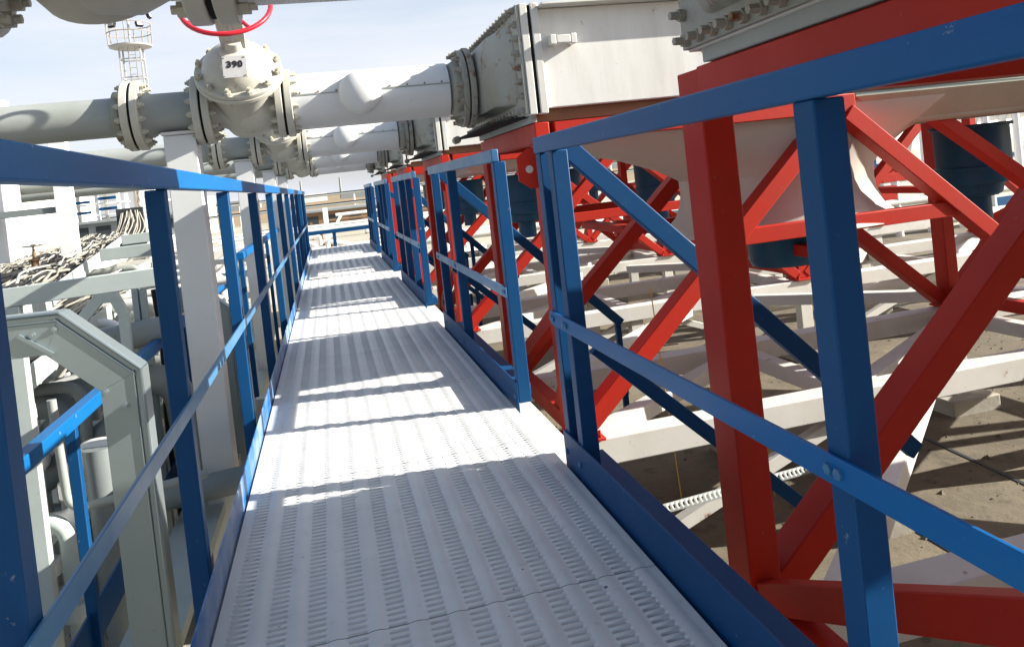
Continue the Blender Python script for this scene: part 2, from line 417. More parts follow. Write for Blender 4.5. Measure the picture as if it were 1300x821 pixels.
NOTE = ['dark in shadow at the right edge, beside the viewer', 'its near column base sunlit in the gap between two railings', 'seen behind the second blue railing', 'seen behind the third blue railing', 'near the far end of the walkway', 'just behind the viewer', 'well behind the viewer']
place_frames(support_frame(), [(0, y_, 0) for y_ in N], ['%s red trestle, %s' % (a, b) for a, b in zip(ORD, NOTE)], 'red trestle supports under the air coolers')

# white grillage under each red frame
def grillage():
    t = empty('base_frame', (0, 0, 0)); tag(t, 'x', 'steel base')
    for y0 in (.07, D - .07):
        MB().box(.98, 10.2, y0 - .09, y0 + .09, ZB - .155, ZB - .004).build('long_beam', 'white', t, .006)
        for x in (1.24, 3.1, 5.16, 7.1, 9.06):
            c = MB().box(x - .07, x + .07, y0 - .06, y0 + .06, GZ + .12, ZB - .157).build('leg', 'white', t, .004)
    for a, b in ((1.24, 3.1), (3.1, 5.16), (5.16, 7.1), (7.1, 9.06)):
        MB().beam((a + .05, .17, ZB - .08), (b - .05, D - .17, ZB - .08), .12, .10).build('diagonal', 'white', t, .004)
        MB().beam((b, .18, ZB - .09), (b, D - .18, ZB - .09), .11, .11).build('cross_beam', 'white', t, .004)
    for a in (3.1, 7.1):
        MB().beam((a - 1.5, .07, GZ + .2), (a - .05, .07, ZB - .16), .07, .08).build('knee_brace', 'white', t, .004)
        MB().beam((a + 1.5, D - .07, GZ + .2), (a + .05, D - .07, ZB - .16), .07, .08).build('knee_brace', 'white', t, .004)
    # diagonal that reaches across to the next bay
    MB().beam((1.6, D + .02, ZB - .10), (3.6, D + 1.9, ZB - .10), .13, .11).build('bay_diagonal', 'white', t, .004)
    MB().beam((6.6, D + .02, ZB - .10), (4.4, D + 1.9, ZB - .10), .13, .11).build('bay_diagonal', 'white', t, .004)
    return t
place_frames(grillage(), [(0, y_, 0) for y_ in N], ['%s white steel base grid, under the %s red trestle' % (a, a) for a in ORD], 'white steel base grids')
# concrete footings
fsrc = None
for y_, nm in zip(N[:5], ORD):
    for x, w in ((1.24, 'by the walkway'), (3.1, 'one step right of the walkway'), (5.16, 'under the red V joint'), (7.1, 'well right of the walkway'), (9.06, 'on the far right')):
        for dy, sd in ((.07, 'near'), (D - .07, 'far')):
            if fsrc is None: fsrc = MB().box(-.24, .24, -.2, .2, 0, .17).build('concrete_footing', 'concrete', None, .012); o = fsrc
            else: o = inst(fsrc, None)
            o.location = (x, y_ + dy, GZ - .04)
            tag(o, 'concrete footing %s, %s side, %s base grid' % (w, sd, nm), 'footing', 'concrete footings under the white base grids')

# ------------------------------------------------------------------ air coolers
def rect_loop(x, cy, cz, hy, hz, rad, n=8):
    pts = []
    for (sy, sz, a0) in ((1, 1, 0), (-1, 1, 90), (-1, -1, 180), (1, -1, 270)):
        for k in range(n):
            a = R(a0 + 90 * k / (n - 1)); pts.append((x, cy + sy * (hy - rad) + rad * math.cos(a), cz + sz * (hz - rad) + rad * math.sin(a)))
    return pts
def loft(loops, cap=True):
    mb = MB(); n = len(loops[0]); vs = [p for l in loops for p in l]; fs = []
    for k in range(len(loops) - 1):
        for i in range(n):
            j = (i + 1) % n; fs.append((k * n + i, k * n + j, (k + 1) * n + j, (k + 1) * n + i))
    if cap: fs.append(tuple(range(n - 1, -1, -1))); fs.append(tuple((len(loops) - 1) * n + i for i in range(n)))
    return mb.add(vs, fs)
PYc = .80; PZ = 1.742
BZ0, BZ1 = 1.50, 2.06
bolt_mesh = MB().rev([(0, .021), (.018, .021), (.018, .014), (.046, .013)], (0, 0, 0), (-1, 0, 0), 6)
def cooler(skirt=True, inset=.30):
    t = empty('air_cooler', (0, 0, 0)); tag(t, 'x', 'air cooler')
    MB().box(1.262, 8.9, .0, D - inset, BZ0, BZ1).build('tube_bundle_box', 'box', t, .006)
    MB().box(1.262, 8.9, -.10, D - .28, BZ1 + .002, BZ1 + .016).build('roof_lip', 'white', t, .003)
    for x in (3.1, 5.1, 7.1): MB().box(x - .012, x + .012, -.022, -.001, BZ0 + .02, BZ1 - .01).build('wall_rib', 'white', t)
    MB().box(1.20, 8.9, .05, D - .08, ZT + .003, BZ0 - .002).build('skid_beam', 'brown', t, .003)
    MB().box(1.165, 1.198, .02, D - .05, ZT + .003, BZ0 - .004).build('skid_channel', 'pipe', t, .004)
    # lifting lug on the near face
    l = MB().box(1.30, 1.335, -.07, -.002, 1.845, 1.90).box(1.42, 1.455, -.07, -.002, 1.845, 1.90).box(1.336, 1.419, -.07, -.052, 1.85, 1.895)
    l.build('lifting_lug', 'white', t, .004)
    # header: two plates, rounded casing, bolts
    MB().box(1.214, 1.259, -.03, D + .01, BZ0 - .03, BZ1 + .03).build('header_flange', 'white', t, .005)
    MB().box(1.196, 1.212, -.02, D, BZ0 - .02, BZ1 + .02).build('gasket', 'dark', t)
    MB().box(1.150, 1.194, -.03, D + .01, BZ0 - .03, BZ1 + .03).build('header_flange', 'white', t, .005)
    hz = (BZ0 + BZ1) / 2
    MB().box(1.128, 1.148, -.025, D, BZ0 - .025, BZ1 + .025).build('bolting_plate', 'header', t, .003)
    loft([rect_loop(1.126, PYc, hz, .70, .235, .10), rect_loop(1.10, PYc, hz, .66, .225, .10), rect_loop(1.05, PYc, hz, .50, .215, .14), rect_loop(1.02, PYc, PZ + .01, .30, .20, .17), rect_loop(.985, PYc, PZ, .19, .19, .185)]).build('header_casing', 'header', t, auto=50)
    # lower sloping skirt of the header, grey steel with its shadow painted as black
    if skirt: MB().prism([(1.195, .02, BZ0 - .034), (1.00, .35, BZ0 - .05), (1.00, D - .1, BZ0 - .05), (1.195, D - .02, BZ0 - .034)], (0, 0, .016)).build('header_skirt', 'dark', t)
    if skirt: MB().rev([(0, .028), (.09, .028)], (.985, D - .14, BZ0 - .05), (0, 1, .0), 12).build('drain_stub', 'header', t)
    fl = MB().rev([(0, .26), (.035, .26)], (.948, PYc, PZ), (1, 0, 0), 32).build('nozzle_flange', 'rusty', t, .003)
    fl2 = MB().rev([(0, .25), (.03, .25)], (.908, PYc, PZ), (1, 0, 0), 32).build('nozzle_flange', 'header', t, .003)
    bs = MB(); bs.v = list(bolt_mesh.v); bs.f = list(bolt_mesh.f); b0 = None
    spots = []
    for k in range(19): spots += [(1.127, .02 + k * (D - .06) / 18, BZ0 + .0), (1.127, .02 + k * (D - .06) / 18, BZ1 - .0)]
    for k in range(6): spots += [(1.127, .005, BZ0 + .08 + k * .08), (1.127, D - .03, BZ0 + .08 + k * .08)]
    for k in range(14): a = 2 * math.pi * k / 14; spots.append((.907, PYc + .222 * math.cos(a), PZ + .222 * math.sin(a)))
    for s in spots:
        if b0 is None: b0 = bs.build('bolt', 'rusty', t, loc=s)
        else: inst(b0, t, s, (random.uniform(0, 1), 0, 0))
    # rounded reducer that joins the process pipe
    MB().rev([(0, .10), (.005, .14), (.02, .165), (.05, .182), (.075, .182)], (.832, PYc, PZ), (1, 0, 0), 28).build('nozzle', 'header', t, auto=60)
    return t
def fans(t, specs):
    for (fx, kind, halfx) in specs:
        cy = D / 2; n = 32; ox = -.30 if kind == 'bell' else 0
        def sq(hx, hy, z):
            pts = []
            for i in range(n):
                a = 2 * math.pi * (i + .5) / n; c, s = math.cos(a), math.sin(a); m = max(abs(c), abs(s)); pts.append((fx + ox + hx * c / m, cy + hy * s / m, z))
            return pts
        def ci(r, z): return [(fx + r * math.cos(2 * math.pi * (i + .5) / n), cy + r * math.sin(2 * math.pi * (i + .5) / n), z) for i in range(n)]
        def mixl(a, b, k): return [tuple(p[j] * (1 - k) + q[j] * k for j in range(3)) for p, q in zip(a, b)]
        if kind == 'bell':
            top = sq(halfx, .76, 1.425); c0 = ci(.66, .98)
            loops = [top, sq(halfx, .76, 1.36), mixl(top, c0, .35), mixl(top, c0, .62), mixl(top, c0, .85)]
            loops = [[(p[0], p[1], z) for p in l] for l, z in zip(loops, (1.424, 1.36, 1.25, 1.16, 1.06))]
            loops += [ci(.665, .97), ci(.66, .88), ci(.67, .80), ci(.71, .70), ci(.79, .62), ci(.84, .59)]
            s = solidify(loft(loops, False).build('fan_shroud', 'shroud', t, auto=50), .006)
            MB().rev([(0, .22), (.04, .24), (.30, .24), (.30, .08), (.8, .06)], (fx + .02, cy, .30), (0, 0, 1), 28).build('motor_drum', 'drum', t, .004)
        else:
            rc = lambda hx, hy, z: [(fx + a_ * hx, cy + b_ * hy, z) for a_, b_ in ((-1, -1), (1, -1), (1, 1), (-1, 1))]
            s = solidify(loft([rc(halfx, .80, 1.424), rc(halfx, .80, 1.40), rc(halfx * .76, .61, 1.235), rc(halfx * .75, .60, 1.20)], False).build('plenum_pan', 'pan' if kind == 'pan' else 'shroud', t, auto=15), .006)
            MB().rev([(0, .15), (.02, .18), (.10, .20), (.10, .25), (.12, .26), (.20, .26), (.20, .275), (.23, .275), (.23, .26), (.52, .26), (.52, .285), (.545, .285)], (fx, cy, .60), (0, 0, 1), 32).build('motor_drum', 'drum', t, .004)
            MB().rev([(0, .10), (.18, .10)], (fx, cy, .42), (0, 0, 1), 20).build('gearbox', 'drum', t)
c1 = cooler(False, .17)
fans(c1, [(5.0, 'pan', 1.7)]); c1.location = (0, N[0] - .17, 0)
tag(c1, 'nearest air cooler overhead at the upper right, only its bolted flange corner in view', 'air cooler', 'white air coolers on red trestles')
c2 = cooler(); fans(c2, [(3.12, 'bell', 1.38), (4.84, 'pan', 1.58), (7.4, 'pan', .9)]); c2.location = (0, N[1], 0)
tag(c2, 'big white air cooler box with sunlit near wall and rusty bolted header, upper centre', 'air cooler', 'white air coolers on red trestles')
c3 = cooler(); fans(c3, [(2.2, 'drum', .9), (3.85, 'drum', .95), (5.6, 'drum', .95)]); c3.location = (0, N[2], 0)
tag(c3, 'third air cooler, its white header visible just left of the big white box', 'air cooler', 'white air coolers on red trestles')
rep(c3, (0, N[3], 0), 'fourth air cooler, small and white beyond the third header', 'white air coolers on red trestles')
rep(c1, (0, N[5], 0), 'unseen air cooler right behind the viewer, added for its shade', 'white air coolers on red trestles')  # unseen coolers behind the viewer, added to shade the near steel
rep(c1, (0, N[6], 0), 'unseen air cooler well behind the viewer, added for its shade', 'white air coolers on red trestles')
rep(c3, (0, N[4], 0), 'farthest air cooler at the end of the walkway', 'white air coolers on red trestles')

# ------------------------------------------------------------------ process pipes across the walkway
def flange_pair(t, x, r=.208, th=.042, gap=.014, mat='cream', bolts=14, bmat='bolt'):
    MB().rev([(-th, r)] + [(0, r)], (x - gap / 2, 0, PZ), (1, 0, 0), 36).build('flange', mat, t, .004)
    MB().rev([(0, r - .012), (gap - .002, r - .012)], (x - gap / 2 + .001, 0, PZ), (1, 0, 0), 30).build('gasket', 'dark', t)
    MB().rev([(0, r), (th, r)], (x + gap / 2, 0, PZ), (1, 0, 0), 36).build('flange', mat, t, .004)
    L = th + gap / 2
    b = MB().rev([(-L - .034, .010), (-L - .022, .010), (-L - .022, .018), (-L, .018), (-L, .010), (L, .010), (L, .018), (L + .022, .018), (L + .022, .010), (L + .036, .010)], (0, 0, 0), (1, 0, 0), 6)
    src = None
    for k in range(bolts):
        a = 2 * math.pi * (k + .5) / bolts; p = (x, (r - .032) * math.cos(a), PZ + (r - .032) * math.sin(a))
        if src is None: src = b.build('bolt', bmat, t, loc=p)
        else: inst(src, t, p)
def pipeline():
    t = empty('process_pipe', (0, 0, 0)); tag(t, 'x', 'pipe')
    rp = .116
    MB().rev([(0, rp), (6.2, rp)], (-7.3, 0, PZ), (1, 0, 0), 32).build('pipe', 'pipe', t)
    MB().rev([(0, rp), (.012, .150), (.045, .150), (.075, rp + .004)], (-1.155, 0, PZ), (1, 0, 0), 32).build('neck', 'header', t)
    flange_pair(t, -1.04, mat='cream')
    MB().rev([(0, .15), (.05, rp + .006), (.40, rp + .006)], (-.992, 0, PZ), (1, 0, 0), 32).build('spool', 'pipe', t, auto=50)
    x0, x1 = -.135, .832; ri = .172
    MB().rev([(0, ri), (x1 - x0, ri)], (x0, 0, PZ), (1, 0, 0), 40).build('insulation', 'white_clean', t, .004)
    # lap seam with screws along the front
    a0 = R(8); yy, zz = -math.cos(a0) * (ri + .0015), math.sin(a0) * (ri + .0015)
    MB().beam((x0, yy, PZ + zz), (x1, yy, PZ + zz), .0035, .008).build('seam', 'pipe', t)
    s = MB()
    for k in range(9): s.rev([(0, .006), (.004, .005)], (x0 + .05 + k * .108, yy + .001, PZ + zz + .012), (0, -1, .15), 8)
    s.build('seam_screws', 'brown', t)
    # dome cap on the insulation, and round knob
    pr = [(.135 + .085 * math.sin(R(a)), .128 * math.cos(R(a))) for a in range(0, 90, 9)] + [(.22, .004)]
    MB().rev([(0, .128), (.13, .130)] + pr, (.275, -.05, PZ + .02), (-.04, -1, -.10), 36).build('dome_cap', 'white_clean', t, auto=60)
    return t
def gate_valve():
    t = empty('gate_valve', (0, 0, 0)); tag(t, 'x', 'valve')
    flange_pair(t, -.655, bolts=14); flange_pair(t, -.185, bolts=14)
    MB().rev([(0, .15), (.04, .115), (.10, .135), (.20, .178), (.28, .178), (.37, .135), (.40, .115), (.44, .15)], (-.608, 0, PZ), (1, 0, 0), 32).build('valve_body', 'cream', t, auto=60)
    ax = V((0, -.74, .67)).normalized(); o = V((-.415, 0, PZ))
    MB().rev([(-.16, .06), (-.15, .12), (-.06, .160), (.05, .165), (.16, .185), (.235, .21)], o, ax, 36).build('bonnet_neck', 'cream', t, auto=50)
    # raised casting marks on the neck
    side = V((1, 0, 0)); c = o + ax * .12; out = V((.35, -.67, -.74)).normalized()
    MB().rev([(.235, .25), (.262, .25)], o, ax, 40).build('bonnet_flange', 'cream', t, .004)
    MB().rev([(.264, .247), (.290, .247), (.292, .205), (.34, .195), (.38, .165), (.41, .12), (.425, .07)], o, ax, 40).build('bonnet', 'cream', t, .004, auto=40)
    a1 = side; a2 = ax.cross(a1).normalized(); src = None
    q = ax.to_track_quat('Z', 'Y').to_euler()
    bm_ = MB().rev([(-.075, .010), (-.065, .010), (-.065, .019), (-.056, .019), (-.056, .01), (0, .01), (0, .020), (.022, .020), (.022, .011), (.042, .011)], (0, 0, 0), (0, 0, 1), 6)
    for k in range(12):
        a = 2 * math.pi * (k + .5) / 12; p = o + ax * .291 + (a1 * math.cos(a) + a2 * math.sin(a)) * .228
        if src is None: src = bm_.build('bolt', 'bolt', t, loc=p); src.rotation_euler = q
        else: inst(src, t, p)
    # yoke: two channel arms, stem, wheel
    for s in (-1, 1):
        MB().beam(o + ax * .43 + side * (.035 * s), o + ax * .68 + side * (.045 * s), .022, .06, V((1, 0, 0))).build('yoke_arm', 'cream', t, .003)
    MB().rev([(.40, .016), (.82, .016)], o, ax, 12).build('stem', 'plate', t)
    MB().rev([(.42, .085), (.445, .085), (.45, .05), (.50, .045)], o, ax, 20).build('stuffing_box', 'cream', t, .003)
    MB().rev([(.665, .065), (.71, .06)], o, ax, 20).build('yoke_cap', 'cream', t, .003)
    w = MB(); wc = o + ax * .72; ring = []
    for k in range(40):
        a = 2 * math.pi * k / 40; ring.append(wc + (a1 * math.cos(a) + a2 * math.sin(a)) * .235)
    w.path(ring, .0135, 10, True)
    for k in range(4):
        a = 2 * math.pi * k / 4 + .55; w.tube(wc, wc + (a1 * math.cos(a) + a2 * math.sin(a)) * .232, .011, 8)
    w.rev([(-.02, .035), (.02, .035)], wc, ax, 16)
    w.build('handwheel', 'handwheel', t, auto=60)
    # number plate hung on the bonnet
    return t, o, ax
pipe_y = [1.75, N[1] + PYc, N[2] + PYc, N[3] + PYc, N[4] + PYc]
pl = pipeline(); gv, vo, vax = gate_valve()
PN = ['running overhead at the top edge of the view', 'white with a round dome cap, right of number plate 390', 'third one, just behind and below the domed pipe', 'fourth one, seen under the third', 'farthest one above the end of the walkway']
VN = ['nearest cream gate valve at the top left edge, cut off by the frame', 'cream gate valve with red handwheel carrying the white number plate 390', 'third cream gate valve, on the pipe behind the numbered valve', 'fourth cream gate valve, right of the third', 'farthest cream gate valve']
place_frames(pl, [(0, y_, 0) for y_ in pipe_y], ['cross pipe, ' + s for s in PN], 'white cross pipes over the walkway')
place_frames(gv, [(0, y_, 0) for y_ in pipe_y], VN, 'cream gate valves')
gv2 = [o for o in col.objects if o.get('label') == VN[1]][0]
pc = at(298, 85, pipe_y[1] - .44) - V((0, pipe_y[1], 0))
pt = MB().box(-.066, .066, -.003, .003, -.066, .066).build('number_plate', 'plate', gv2, .002, loc=pc)
pt.rotation_euler = (R(-14), 0, 0)
cu = bpy.data.curves.new('digits', 'FONT'); cu.body = '390'; cu.size = .052; cu.align_x = 'CENTER'; cu.align_y = 'CENTER'; cu.extrude = .0012; cu.offset = .0022; cu.space_character = 1.15
to = bpy.data.objects.new('digits', cu); col.objects.link(to)
dg = bpy.context.evaluated_depsgraph_get(); me = bpy.data.meshes.new_from_object(to.evaluated_get(dg)); bpy.data.objects.remove(to)
me.materials.clear(); me.materials.append(M['text'])
to = bpy.data.objects.new('digits', me); col.objects.link(to); to.parent = pt; to.location = (0, -.0045, .012); to.rotation_euler = (R(90), 0, 0)
s = MB()
for (x, z) in ((-.055, .055), (.055, .055), (-.055, -.055), (.055, -.055)): s.rev([(0, .005), (.004, .004)], (x, -.003, z), (0, -1, 0), 8)
s.build('plate_screws', 'rusty', pt)
# pipe supports
ps = empty('pipe_support', (0, 0, 0)); tag(ps, 'x', 'pipe support')
MB().box(-.89, -.71, -.09, .09, GZ + .1, 1.60).build('column', 'white_clean', ps, .006)
MB().box(-.90, -.70, -.10, .10, 1.602, 1.622).build('saddle', 'white', ps, .003)
MB().box(-1.0, -.60, -.2, .2, GZ, GZ + .1).build('base', 'concrete', ps, .01)
place_frames(ps, [(0, y_, 0) for y_ in pipe_y[1:]] , ['square white pipe column nearest the viewer, holding up the numbered valve pipe', 'second square white pipe column, behind the third blue post', 'third square white pipe column', 'farthest square white pipe column'], 'square white pipe columns left of the walkway')

# ------------------------------------------------------------------ things on the ground at right
o = solidify(perforated(1.3, .05, 44, 1, .38).build('cable_channel', 'pipe', None), .003)
o.location = (1.55, 3.9, ZB - .33); o.rotation_euler = (R(50), 0, R(6)); tag(o, 'perforated pale green cable channel lying under the sunlit white base beam', 'cable channel')
mb = MB()
for k in range(7): mb.path([(4.0 + .3 * k, 3.5 - .4 * k, GZ + .03), (4.3 + .3 * k, 3.1 - .4 * k, GZ + .03)], .012, 6)
tag(MB().beam((2.4, 3.1, GZ + .03), (3.9, 1.6, GZ + .03), .05, .04).build('yellow_edge_strip', 'yellow', None), 'thin yellow strip on the shaded paving below the near diagonal', 'strip')
for i, (x, y_, zt) in enumerate(((2.02, 4.9, .3), (2.75, 5.0, .3), (2.80, 5.05, .35))):
    tag(MB().path(bend([(x, y_, zt), (x + .02, y_ - .02, -.4), (x + .05, y_ - .05, GZ + .02)], .3), .004, 6).build('hanging_wire', 'yellow', None), 'thin yellowish wire hanging under the white fan shroud, the %s one' % ['left', 'middle', 'right'][i], 'wire')
# cream and blue clad equipment housings far right
def clad(name, x0, x1, y0, y1, z1, label, stripes):
    t = empty(name, (x0, y0, GZ)); tag(t, label, 'building'); h = z1 - GZ
    MB().box(0, x1 - x0, 0, y1 - y0, 0, h).build('wall', 'white', t, .02)
    for (a, b, m) in stripes: MB().box(-.02, x1 - x0 + .02, -.02, y1 - y0 + .02, a - GZ, b - GZ).build('stripe', m, t)
    return t
zz = lambda py: at(1270, py, 18).z
t = clad('clad_housing', 13.2, 26, 18, 23, zz(176), 'white clad housing with blue stripes seen under the fans at far right', [(zz(268), zz(250), 'blue'), (zz(213), zz(208), 'blue'), (zz(200), zz(195), 'blue')])
MB().rev([(0, 1.1), (12, 1.1)], (.2, 2.0, zz(176) - GZ), (1, 0, 0), 32).build('tank_top', 'tank', t)
t = clad('low_shed', 9.5, 13.5, 17, 19, .7, 'low white shed with blue frame beyond the red trestles', [(.3, .42, 'blue'), (-.5, -.3, 'blue')])
for k in range(5): MB().box(.1 + k * .9, .2 + k * .9, -.05, -.021, 0, 2.0).build('frame_post', 'blue', t)
t = empty('pipe_manifold', (13, 16, GZ)); tag(t, 'white pipework manifold beyond the striped housing at far right', 'pipework')
for k in range(5): MB().path(bend([(k * .9, 0, 0), (k * .9, 0, 2.9 + .15 * (k % 2)), (k * .9 + .7, 0, 2.9 + .15 * (k % 2)), (k * .9 + .7, .5, 1.5)], .2), .09, 12).build('pipe', 'tank', t)
MB().tube((-2, .3, 2.6), (7, .3, 2.6), .12).build('pipe', 'tank', t)
# low white grid beams filling the middle distance right
for i, (x0, x1, y_, z_) in enumerate(((5, 15, 8.6, -.75), (5.5, 15, 12.8, -.6), (6.0, 17, 16, -.5), (5.5, 17, 19.5, -.35), (1.5, 14, 20.4, -.3))):
    t = empty('low_pipe', (x0, y_, z_)); tag(t, 'low white pipe run on short legs, %s behind the trestles' % ['first', 'second', 'third', 'fourth', 'fifth'][i], 'pipe', 'low white pipe runs')
    MB().tube((0, 0, 0), (x1 - x0, 0, 0), .10).build('pipe', 'white', t)
    for k in range(4): MB().box(1 + k * 2.4, 1.1 + k * 2.4, -.05, .05, GZ - z_, -.09).build('leg', 'white', t)

# ------------------------------------------------------------------ left side: lower walkway rail
t = empty('lower_railing', (-1.13, 1.0, 0)); tag(t, 'lower blue railing left of the walkway, below the cable trays', 'railing')
MB().box(-.028, .028, 0, 9.5, .31, .37).build('top_rail', 'blue_top', t, .004)
for y_ in (2.60, 3.75, 5.2, 6.8, 8.4): MB().box(-.022, .022, y_ - .02, y_ + .02, GZ, .309).build('post', 'blue', t, .003)
MB().box(-.015, -.005, 2.2, 9.5, -.62, -.46).build('kickboard', 'blue', t)
MB().box(.10, .34, 2.5, 8.9, -.66, -.60).build('edge_plate', 'palegreen', t)
# small blue rail farther along
t = empty('lower_railing', (-.78, 7.2, 0)); tag(t, 'short far blue railing piece seen between the blue posts at left', 'railing')
MB().box(-.03, .03, 0, 6, .68, .74).build('top_rail', 'blue_top', t, .004)
for k in range(4): MB().box(-.02, .02, k * 1.5, k * 1.5 + .05, GZ, .679).build('post', 'blue', t, .003)

# galvanised cable duct that turns down by the walkway
def duct(y0, pts, wdt, label, mat='galv', lip=.03):
    t = empty('cable_duct', (0, y0, 0)); tag(t, label, 'cable duct')
    P = [V((p[0], 0, p[1])) for p in pts]
    for k in range(len(P) - 1):
        a, b = P[k], P[k + 1]; d = (b - a).normalized(); nrm = V((d.z, 0, -d.x)) if k < 9 else d
        if nrm.z < -.01 or (abs(nrm.z) < .02 and nrm.x < 0): nrm = -nrm
        a2, b2 = a - nrm * wdt, b - nrm * wdt
        if k > 0: a2 = a - (nrm + n_prev).normalized() * wdt * 1.08
        if k < len(P) - 2:
            d2 = (P[k + 2] - b).normalized(); n2 = V((d2.z, 0, -d2.x))
            if n2.z < -.01 or (abs(n2.z) < .02 and n2.x < 0): n2 = -n2
            b2 = b - (nrm + n2).normalized() * wdt * 1.08
        n_prev = nrm
        MB().prism([a, b, b2, a2], (0, .004, 0)).build('side_plate', mat, t, .001)
        MB().prism([a + V((0, .09, 0)), b + V((0, .09, 0)), b2 + V((0, .09, 0)), a2 + V((0, .09, 0))], (0, .004, 0)).build('side_plate', mat, t)
        m = MB().beam(a + nrm * .003 + V((0, .047, 0)), b + nrm * .003 + V((0, .047, 0)), .006, .10, V((0, 1, 0)))
        m.build('cover_plate', mat, t, .001)
        MB().path([a + V((0, -.006, 0)) + nrm * .004, b + V((0, -.006, 0)) + nrm * .004], .007, 8).build('rolled_edge', mat, t)
        MB().path([a + V((0, -.004, 0)) - nrm * .022, b + V((0, -.004, 0)) - nrm * .022], .004, 8).build('rolled_edge', mat, t)
    s = None
    for (x, z) in ((pts[1][0] - .09, pts[1][1] - .06), (pts[1][0] - .02, pts[1][1] - .05), (pts[2][0] - .12, pts[2][1] - .06), (pts[2][0] - .06, pts[2][1] - .12)):
        if s is None: s = MB().rev([(0, .011), (.008, .011), (.008, .006), (.016, .006)], (0, 0, 0), (0, -1, 0), 8).build('screw', mat, t, loc=(x, 0, z))
        else: inst(s, t, (x, 0, z))
    MB().beam((pts[1][0] - .13, -.005, pts[1][1] - .055), (pts[1][0] - .03, -.005, pts[1][1] - .135), .012, .02, V((0, 1, 0))).build('lock_bar', mat, t)
    return t
duct(3.0, [(-1.9, .87), (-.935, .845), (-.70, .615), (-.70, GZ)], .135, 'shiny galvanised cable duct in front, bending down between the blue rails')
duct(5.9, [(-1.15, .62), (-.93, .60), (-.74, .42), (-.74, GZ)], .13, 'second cable duct, behind the nearest square white column')

# ------------------------------------------------------------------ left: cable trays with cables
def tray(p0, p1, w, label, ncab, grp, side_h=.12, up=0):
    """ladder tray from p0 to p1 (centre line of floor)"""
    p0, p1 = V(p0), V(p1); t = empty('cable_tray', p0); tag(t, label, 'cable tray')
    d = p1 - p0; L = d.length; d.normalize(); a = V((d.y, -d.x, 0)).normalized(); q = p1 - p0
    for s in (-1, 1):
        MB().beam(a * (s * w / 2) + V((0, 0, side_h / 2)), q + a * (s * w / 2) + V((0, 0, side_h / 2)), .012, side_h).build('side_rail', 'palegreen', t, .002)
    MB().beam(V((0, 0, -.012)), q + V((0, 0, -.012)), w - .02, .006).build('dark_backing', 'far_dark', t)  # dark sheet added so the gaps between cables read as shade
    nr = int(L / .35)
    src = None
    for k in range(min(nr, 60)):
        c = q * ((k + .5) / nr); MB().beam(c - a * w / 2, c + a * w / 2, .03, .02).build('rung', 'palegreen', t)
    for i in range(ncab):
        off = (i + .5) / ncab * w - w / 2; pts = []; m = max(10, int(L / .45)); ph = random.uniform(0, 6); am = random.uniform(.02, .07) * w; zl = random.uniform(.02, side_h * 1.35)
        for k in range(m + 1):
            f = k / m; o_ = off * .85 + am * math.sin(ph + f * L * 1.1) + random.uniform(-.03, .03)
            pts.append(p0 + q * f + a * max(-w / 2 + .03, min(w / 2 - .03, o_)) + V((0, 0, zl + .035 * math.sin(ph * 2 + f * L * 1.7) + random.uniform(-.01, .012))))
        r = random.choice((.006, .008, .010, .013))
        c = MB().path(pts, r, 6).build('cable', random.choice(('tray_cable', 'tray_cable', 'black_cable', 'pale_cable')), None, auto=60)
        tag(c, 'one of the tangled grey cables lying in the %s' % grp, 'cable', 'cables in the ' + grp)
    return t
A0, A1 = at(18, 412, 5.2), at(180, 272, 26)
tray((-2.25, 4.7, .58), (-5.9, 23, .60), 1.15, 'wide pale cable tray heaped with grey cables, running away at left', 95, 'wide tray running away at left', .14)
tray((-1.78, 4.3, .36), (-2.35, 10, .36), .55, 'lower cable tray, its dark bundle seen under the pale cross beams', 48, 'lower tray under the pale cross beams', .12)
# cables that rise to the dark junction panel
jb = empty('junction_panel', at(166, 292, 24)); tag(jb, 'dark junction panel where the tray cables climb and fan out', 'panel')
MB().box(-.35, .35, .1, .2, -.6, .62).build('back_panel', 'far_dark', jb)
for k in range(22):
    x = random.uniform(-.33, .33); p = jb.location
    pts = bend([p + V((x * 1.2 - .2, -.6, -.3)), p + V((x + random.uniform(-.15, .15), -.15, random.uniform(-.1, .2))), p + V((x * .8, .06, .5 + random.uniform(-.1, .08)))], .3)
    tag(MB().path(pts, .02, 5).build('cable', 'tray_cable'), 'one of the loose pale cables climbing the dark junction panel', 'cable', 'cables on the junction panel')
# pale cross beams on posts over the trays
def cross_beam(px0, py0, px1, py1, Y, h, label, ext=.0):
    a, b = at(px0, py0, Y), at(px1, py1, Y); t = empty('tray_support', a); tag(t, label, 'support beam', 'pale green cross beams over the trays')
    dz = (a.z + b.z) / 2 - a.z; q = V((b.x - a.x, 0, dz))
    MB().beam(V((-ext, 0, 0)), q + V((.0, 0, 0)), .05, h).build('beam', 'palegreen', t, .004)
    if ext: MB().box(-ext + .02, -ext + .09, -.03, .03, GZ - a.z, -h / 2).build('post', 'palegreen', t, .003)
    if not ext: MB().box(q.x - .06, q.x - .02, -.03, .03, GZ - a.z, q.z - h / 2 - .002).build('post', 'palegreen', t, .003)
    return t
cross_beam(12, 378, 212, 345, 4.0, .085, 'nearest pale green cross beam, long and straight, above the lower tray', .05)
cross_beam(128, 324, 212, 314, 6.0, .085, 'second pale green cross beam, behind the left blue post')
cross_beam(155, 305, 212, 297, 7.6, .085, 'third pale green cross beam, farther back')
